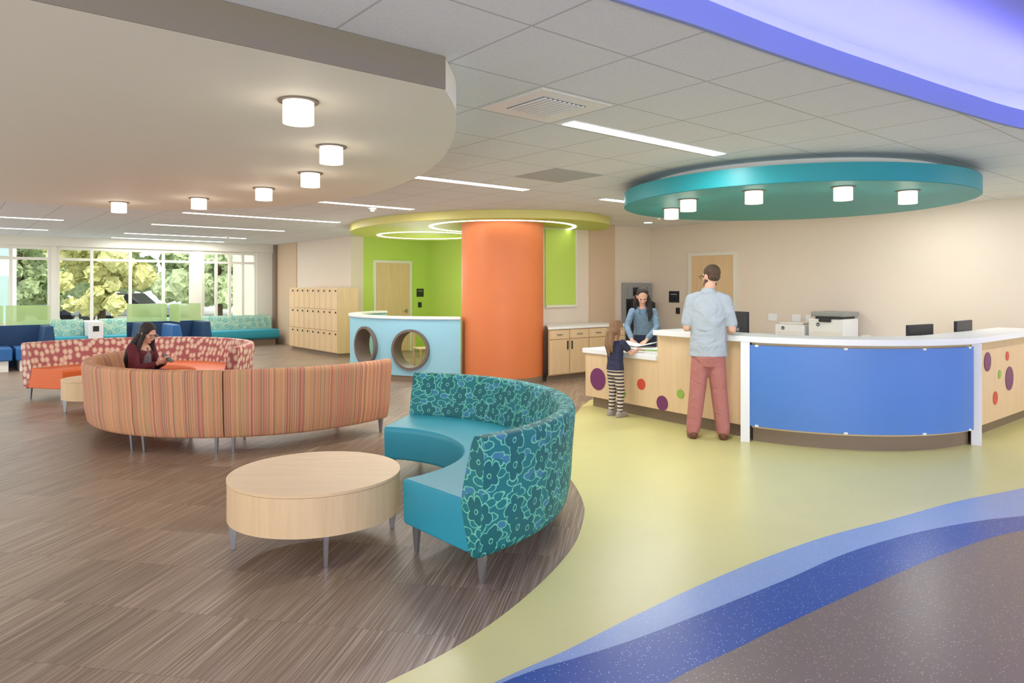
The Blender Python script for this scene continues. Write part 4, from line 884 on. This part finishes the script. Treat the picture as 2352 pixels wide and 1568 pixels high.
# ---- seated woman
loc=(-4.30,8.08,0); X=frame(loc,(1,-.18))
t=thing('person','seated woman in maroon cardigan looking down at her phone','person',loc)
H=headM(Vector((0,.09,1.02)),math.radians(-10),math.radians(-26),.95)
sL,sR=(-.15,.0,.855),(.15,.0,.855); eL,eR=(-.18,.07,.63),(.18,.07,.63); wL,wR=(-.05,.26,.68),(.07,.26,.68)
kn=[(-.09,.46,.52),(.08,.46,.55)]
body=[('l',[((0,0,.44),.16,.12),((0,-.01,.55),.14,.105),((0,-.01,.68),.125,.095),((0,0,.80),.14,.095),((0,.01,.87),.10,.065),((0,.02,.90),.05,.045)]),('c',(0,.02,.88),.045,(0,.06,.96),.042),
 ('c',sL,.046,eL,.034),('c',eL,.033,wL,.023),('c',sR,.046,eR,.034),('c',eR,.033,wR,.023),
 ('c',(-.085,.02,.52),.085,kn[0],.055),('c',kn[0],.053,(-.09,.52,.09),.035),('c',(.085,.02,.52),.085,kn[1],.055),('c',kn[1],.053,(.08,.54,.09),.035),
 ('c',(-.09,.52,.045),.03,(-.09,.66,.03),.025),('c',(.08,.54,.045),.03,(.08,.68,.03),.025)]+headparts(H,.95)+hand(wL,(.3,.8,.35),(.5,-.2,.6),1,.7,.9)+hand(wR,(-.3,.8,.35),(-.5,-.2,.6),-1,.7,.9)
blob('body',body,.006,2,M['skin'],t,X); facebits(H,t,X,.95)
blob('hair',[('e',H@Matrix.Translation((0,-.026,.038)),(.09,.10,.094)),('l',[((0,-.13,.62),.09,.03),((0,-.12,.72),.13,.05),((0,-.09,.84),.12,.065),((0,-.02,.95),.09,.075),((0,.03,1.02),.08,.07)]),('c',(-.08,.09,1.0),.025,(-.13,.03,.80),.035),('c',(-.13,.03,.80),.035,(-.14,.02,.68),.02),('c',(.08,.09,1.0),.025,(.13,.03,.80),.035),('c',(.13,.03,.80),.035,(.14,.02,.68),.02)],.007,3,M['hairb'],t,X)
blob('cardigan',[('l',[((0,-.012,.45),.17,.13),((0,-.018,.55),.155,.118),((0,-.018,.68),.14,.108),((0,-.01,.80),.155,.106),((0,.0,.875),.10,.07)]),('c',sL,.058,eL,.047),('c',eL,.047,(-.07,.235,.672),.034),('c',sR,.058,eR,.047),('c',eR,.047,(.09,.235,.672),.034)],.007,3,M['maroon'],t,X)
blob('blouse',[('l',[((0,.03,.50),.09,.092),((0,.025,.62),.085,.085),((0,.02,.76),.085,.088),((0,.025,.86),.05,.055)])],.007,2,M['blouse'],t,X)
blob('jeans',[('l',[((0,0,.43),.165,.125),((0,0,.52),.16,.12)]),('c',(-.085,.02,.52),.092,kn[0],.065),('c',kn[0],.063,(-.09,.52,.1),.046),('c',(.085,.02,.52),.092,kn[1],.065),('c',kn[1],.063,(.08,.54,.1),.046)],.008,2,M['jeans'],t,X)
for x,y in ((-.09,.52),(.08,.54)): blob('shoe',[('c',(x,y,.04),.036,(x,y+.15,.035),.03)],.007,2,M['dark'],t,X)
bm=nb(); addbox(bm,X@Matrix.Translation((.01,.35,.74))@Matrix.Rotation(-.7,4,'X'),.07,.14,.009); finish('smartphone',bm,M['dark'],label='black smartphone held in both hands of seated woman',cat='phone',bevel=.002)
glasses(H,t,X,M['metal'])
# ---------------------------------------------------------------- light
w=bpy.data.worlds.new('World'); bpy.context.scene.world=w; w.use_nodes=True
bg=w.node_tree.nodes['Background']; bg.inputs[0].default_value=(.94,.96,1,1); bg.inputs[1].default_value=2.3
sl=bpy.data.lights.new('sun','SUN'); sl.energy=2.0; sl.angle=.05; sl.color=(1,.95,.85); so=bpy.data.objects.new('sun',sl); so.rotation_euler=(math.radians(40),0,math.radians(25)); COL.objects.link(so)
l=bpy.data.lights.new('lamp','AREA'); l.shape='RECTANGLE'; l.size=9; l.size_y=2.4; l.energy=190; l.color=(.97,.98,1)  # unseen soft fill added behind the camera, tilted up to lift the ceiling
o=bpy.data.objects.new('lamp_source',l); o.location=(1,-5.5,.9); o.rotation_euler=(math.radians(108),0,0); COL.objects.link(o)
bpy.context.scene.view_settings.view_transform='Standard'
bpy.context.scene.view_settings.exposure=.08
